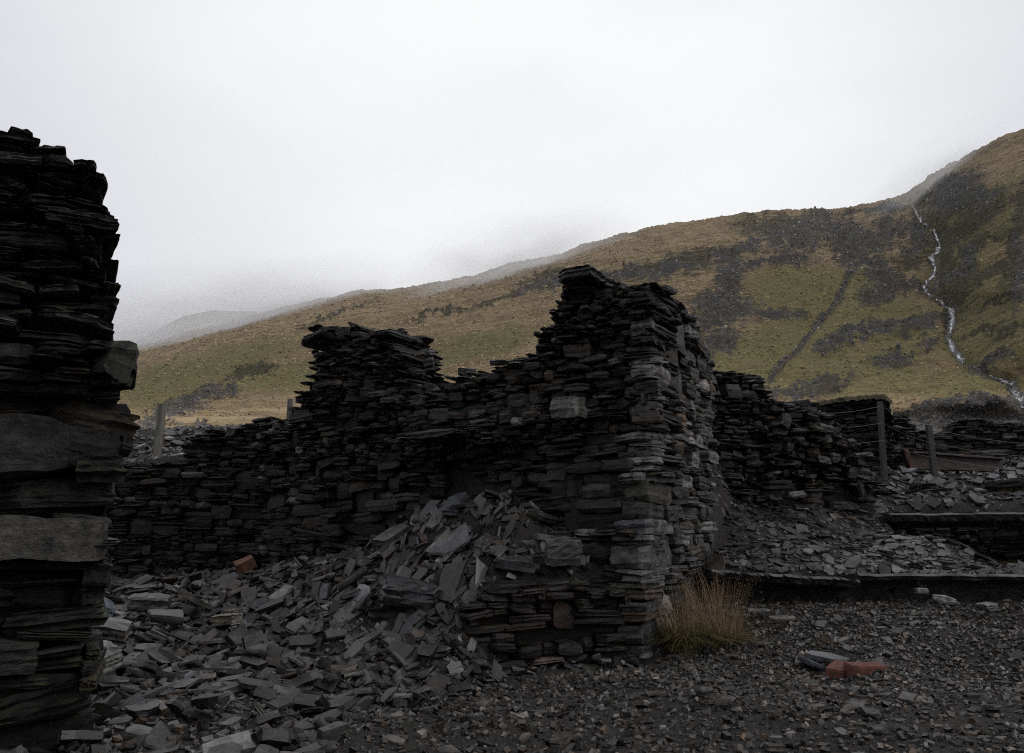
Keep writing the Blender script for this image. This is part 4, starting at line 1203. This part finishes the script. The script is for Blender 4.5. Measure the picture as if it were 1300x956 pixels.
# ------------------------------------------------------------------ grass
def tussock(name, base, n, hgt, spread, label, green=.3, cat='grass tussock', lean=0.0, wisp=.08):
    g = Geo(); base = np.array(base)
    Vs = []; Ls = []; Ts = []; Co = []
    k = 0
    for i in range(n):
        a = rng.uniform(0, 2 * math.pi); r = spread * .33 * math.sqrt(rng.random())
        root = np.array([math.cos(a) * r, math.sin(a) * r * .8, -.03])
        w = rng.random() < wisp
        h = hgt * (rng.uniform(.85, 1.25) if w else rng.uniform(.35, .85))
        out = rng.uniform(.15, 1.0) * spread * .75 * (.5 if w else 1)
        dirv = np.array([math.cos(a + rng.normal(0, .5)), math.sin(a + rng.normal(0, .5)), 0])
        wd = rng.uniform(.0018, .0042); sidev = np.array([-dirv[1], dirv[0], 0]); sidev = sidev * math.cos(rng.uniform(0, 1)) + np.array([0, 0, .0])
        seg = 5
        if rng.random() < green: c = np.array([.07, .085, .025]) * rng.uniform(.6, 1.3)
        else: c = np.array([.20, .148, .078]) * rng.uniform(.5, 1.35)
        if w: c = np.array([.22, .15, .09]) * rng.uniform(.7, 1.2)
        sag = rng.uniform(.15, .75) * (0.35 if w else 1)
        for j in range(seg + 1):
            t = j / seg
            p = root + dirv * out * t ** 1.6 + np.array([lean * t * t, 0, h * (t - sag * t ** 2.6)])
            ww = wd * (1 - t * .85)
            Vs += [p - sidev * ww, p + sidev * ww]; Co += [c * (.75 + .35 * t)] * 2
        for j in range(seg):
            b = k + 2 * j; Ls += [b, b + 1, b + 3, b + 2]; Ts.append(4)
        k += 2 * (seg + 1)
        if w:
            tip = Vs[-1]
            for _ in range(9):
                q = tip + rng.normal(0, .014, 3) - np.array([0, 0, rng.uniform(0, .10)])
                d = rng.normal(0, .006, 3); e = rng.normal(0, .003, 3)
                Vs += [q, q + d, q + d + e]; Co += [c] * 3; Ls += [k, k + 1, k + 2]; Ts.append(3); k += 3
    g.add(np.array(Vs), Ls, Ts, tint=np.array(Co))
    o = g.build(name, M_GRASS); o.location = base
    return tag(o, label, cat)
def gp(px, py, Y):
    p = W(px, py, Y); p[2] = float(H(p[0:1], p[1:2])[0]); return p
tussock('grass_tussock', gp(868, 812, 8.05), 1900, .54, .66, 'tall green and straw grass tussock against the gable foot', .42, wisp=.10)
tussock('grass_tussock', gp(920, 812, 8.0), 1000, .34, .46, 'shorter straw coloured tussock on the open side of the tall one', .35, wisp=.08)
tussock('grass_tussock', gp(912, 790, 8.35), 520, .66, .7, 'thin wispy brown grass rising behind the two tussocks', .1, wisp=.35)
for i, (px_, py_, Y_, h_) in enumerate(((985, 756, 8.75, .10), (1046, 762, 8.6, .08), (1118, 752, 8.85, .12), (1216, 770, 8.5, .09), (1270, 752, 8.85, .13), (955, 800, 8.1, .09), (1003, 846, 7.3, .07))):
    o = tussock('grass_tuft', gp(px_, py_, Y_), 70, h_, .16, 'tiny straw coloured grass tuft sprouting from the gravel', .35, cat='grass tuft', wisp=.05); o['group'] = 'tiny grass tufts on the gravel'
tussock('fern', gp(118, 858, 5.3), 120, .22, .22, 'small green fern sprouting under the pale angular stone', .8, cat='fern', wisp=0)
tussock('grass_tuft', gp(1262, 652, 13.3), 350, .2, .7, 'low yellow grass on the edge of the sunken wall', .1, wisp=0)
tussock('grass_tuft', gp(1290, 600, 14.9), 500, .45, .8, 'brown grass patch beside the upper terrace wall', .15, wisp=0)

# ------------------------------------------------------------------ haze and drifting mist
def box(name, lo, hi, mat):
    x0, y0, z0 = lo; x1, y1, z1 = hi
    V = [(x0, y0, z0), (x1, y0, z0), (x1, y1, z0), (x0, y1, z0), (x0, y0, z1), (x1, y0, z1), (x1, y1, z1), (x0, y1, z1)]
    me = bpy.data.meshes.new(name); me.from_pydata(V, [], [(0, 3, 2, 1), (4, 5, 6, 7), (0, 1, 5, 4), (1, 2, 6, 5), (2, 3, 7, 6), (3, 0, 4, 7)]); me.materials.append(mat)
    o = bpy.data.objects.new(name, me); C.objects.link(o); return o
def vol_mat(name, dens, color=(.9, .93, 1.0)):
    m = bpy.data.materials.new(name); m.use_nodes = True; nt = m.node_tree; nt.nodes.clear()
    out = nt.nodes.new('ShaderNodeOutputMaterial'); v = nt.nodes.new('ShaderNodeVolumePrincipled')
    v.inputs['Density'].default_value = dens; v.inputs['Anisotropy'].default_value = .65; v.inputs['Color'].default_value = (*color, 1)
    nt.links.new(v.outputs[0], out.inputs['Volume'])
    return m, nt, v
HAZE = .0001
m, nt, v = vol_mat('haze_air', HAZE)
hz = box('haze', (-1300, -760, -45), (900, 1240, 330), m); tag(hz, 'thin mountain haze', 'haze', kind='stuff')

def mist(px, py, Y, rx, ry, rz, dens, label, rot=0.0, seed=0.0):
    m, nt, v = vol_mat('cloud_air', 0, (.97, .98, 1.0))
    tc = nt.nodes.new('ShaderNodeTexCoord')
    ln = nt.nodes.new('ShaderNodeVectorMath'); ln.operation = 'LENGTH'; nt.links.new(tc.outputs['Object'], ln.inputs[0])
    mp = nt.nodes.new('ShaderNodeVectorMath'); mp.operation = 'ADD'; mp.inputs[1].default_value = (seed, seed, seed); nt.links.new(tc.outputs['Object'], mp.inputs[0])
    n = noise(nt, mp.outputs[0], 2.2, 3, .55)
    fall = ramp(nt, ln.outputs['Value'], 1.0, .15, 0, 1)
    fall = math_(nt, 'POWER', math_(nt, 'MAXIMUM', math_(nt, 'SUBTRACT', 1.0, ln.outputs['Value']), 0.0), 1.3)
    d = math_(nt, 'MULTIPLY', math_(nt, 'MULTIPLY', fall, ramp(nt, n, .3, .7, .1, 1.7)), dens)
    nt.links.new(d, v.inputs['Density'])
    me = bpy.data.meshes.new('mist'); 
    V = []; Fs = []
    a, b = 16, 24
    for i in range(a + 1):
        for j in range(b):
            th = math.pi * i / a; ph = 2 * math.pi * j / b; V.append((math.sin(th) * math.cos(ph), math.sin(th) * math.sin(ph), math.cos(th)))
    for i in range(a):
        for j in range(b): Fs.append((i * b + j, (i + 1) * b + j, (i + 1) * b + (j + 1) % b, i * b + (j + 1) % b))
    me.from_pydata(V, [], Fs); me.materials.append(m)
    o = bpy.data.objects.new('mist', me); C.objects.link(o)
    o.location = W(px, py, Y); o.scale = (rx, ry, rz); o.rotation_euler = (0, rot, 0)
    tag(o, label, 'mist', kind='stuff')
mist(185, 430, 620, 230, 150, 40, .021, 'bank of mist over the far end of the ridge', -.15, 1)
mist(340, 410, 500, 130, 100, 24, .036, 'wisp of mist on the ridge above the chimney', -.22, 5)
mist(660, 345, 400, 72, 90, 16, .036, 'wisp of mist on the ridge beyond the gable', -.22, 9)
mist(1235, 200, 320, 60, 60, 18, .014, 'mist trailing over the high spur', -.5, 13)

# ------------------------------------------------------------------ sky and light
SUN_EL, SUN_AZ = math.radians(40), math.radians(108)      # azimuth clockwise from +Y
w = bpy.data.worlds.new('World'); bpy.context.scene.world = w; w.use_nodes = True
nt = w.node_tree; nt.nodes.clear()
out = nt.nodes.new('ShaderNodeOutputWorld'); bg = nt.nodes.new('ShaderNodeBackground'); bg.inputs[1].default_value = .1
sky = nt.nodes.new('ShaderNodeTexSky'); sky.sky_type = 'NISHITA'; sky.sun_disc = False; sky.sun_elevation = SUN_EL; sky.sun_rotation = SUN_AZ
tc = nt.nodes.new('ShaderNodeTexCoord')
nrm = nt.nodes.new('ShaderNodeVectorMath'); nrm.operation = 'NORMALIZE'; nt.links.new(tc.outputs['Generated'], nrm.inputs[0])
dv = W(690, 90, 1.0) - np.array([0, 0, EYE]); dv /= np.linalg.norm(dv)
dt = nt.nodes.new('ShaderNodeVectorMath'); dt.operation = 'DOT_PRODUCT'; nt.links.new(nrm.outputs[0], dt.inputs[0]); dt.inputs[1].default_value = tuple(dv)
glow = ramp(nt, dt.outputs['Value'], .78, 1.0)
n1 = noise(nt, nrm.outputs[0], 2.2, 5, .5, (1, 1, 2.2))
base = mixc(nt, glow, (7.4, 7.45, 7.9), (9.9, 9.95, 10.0))
cl = mixc(nt, ramp(nt, n1, .35, .65), (.965, .965, .968), (1.035, 1.035, 1.03))
cloud = mixc(nt, 1.0, base, cl, 'MULTIPLY')
fin = mixc(nt, .94, sky.outputs[0], cloud)
nt.links.new(fin, bg.inputs[0]); nt.links.new(bg.outputs[0], out.inputs[0])
ld = bpy.data.lights.new('sun', 'SUN'); ld.energy = 1.1; ld.angle = math.radians(25); ld.color = (1, .97, .93)
lo = bpy.data.objects.new('sun', ld); C.objects.link(lo)
sd = np.array([math.sin(SUN_AZ) * math.cos(SUN_EL), math.cos(SUN_AZ) * math.cos(SUN_EL), math.sin(SUN_EL)])
from mathutils import Vector
lo.rotation_euler = Vector(tuple(sd)).to_track_quat('Z', 'Y').to_euler()
lo.location = (20, 0, 60)

# ------------------------------------------------------------------ camera
cam = bpy.data.cameras.new('camera'); co = bpy.data.objects.new('camera', cam); C.objects.link(co)
cam.sensor_width = 36; cam.lens = 36 * F / 1300
cam.clip_end = 6000; cam.clip_start = .05
co.location = (0, 0, EYE); co.rotation_euler = (math.pi / 2 + PITCH, 0, 0)
sc = bpy.context.scene; sc.camera = co
sc.view_settings.view_transform = 'Standard'; sc.view_settings.look = 'None'; sc.view_settings.gamma = 1; sc.view_settings.exposure = 0
sc.view_settings.use_curve_mapping = False
sc.cycles.use_denoising = False
sc.cycles.filter_width = 1.1
sc.cycles.sample_clamp_indirect = 3.0
sc.cycles.max_bounces = 5; sc.cycles.diffuse_bounces = 3; sc.cycles.volume_bounces = 2
sc.cycles.volume_max_steps = 64
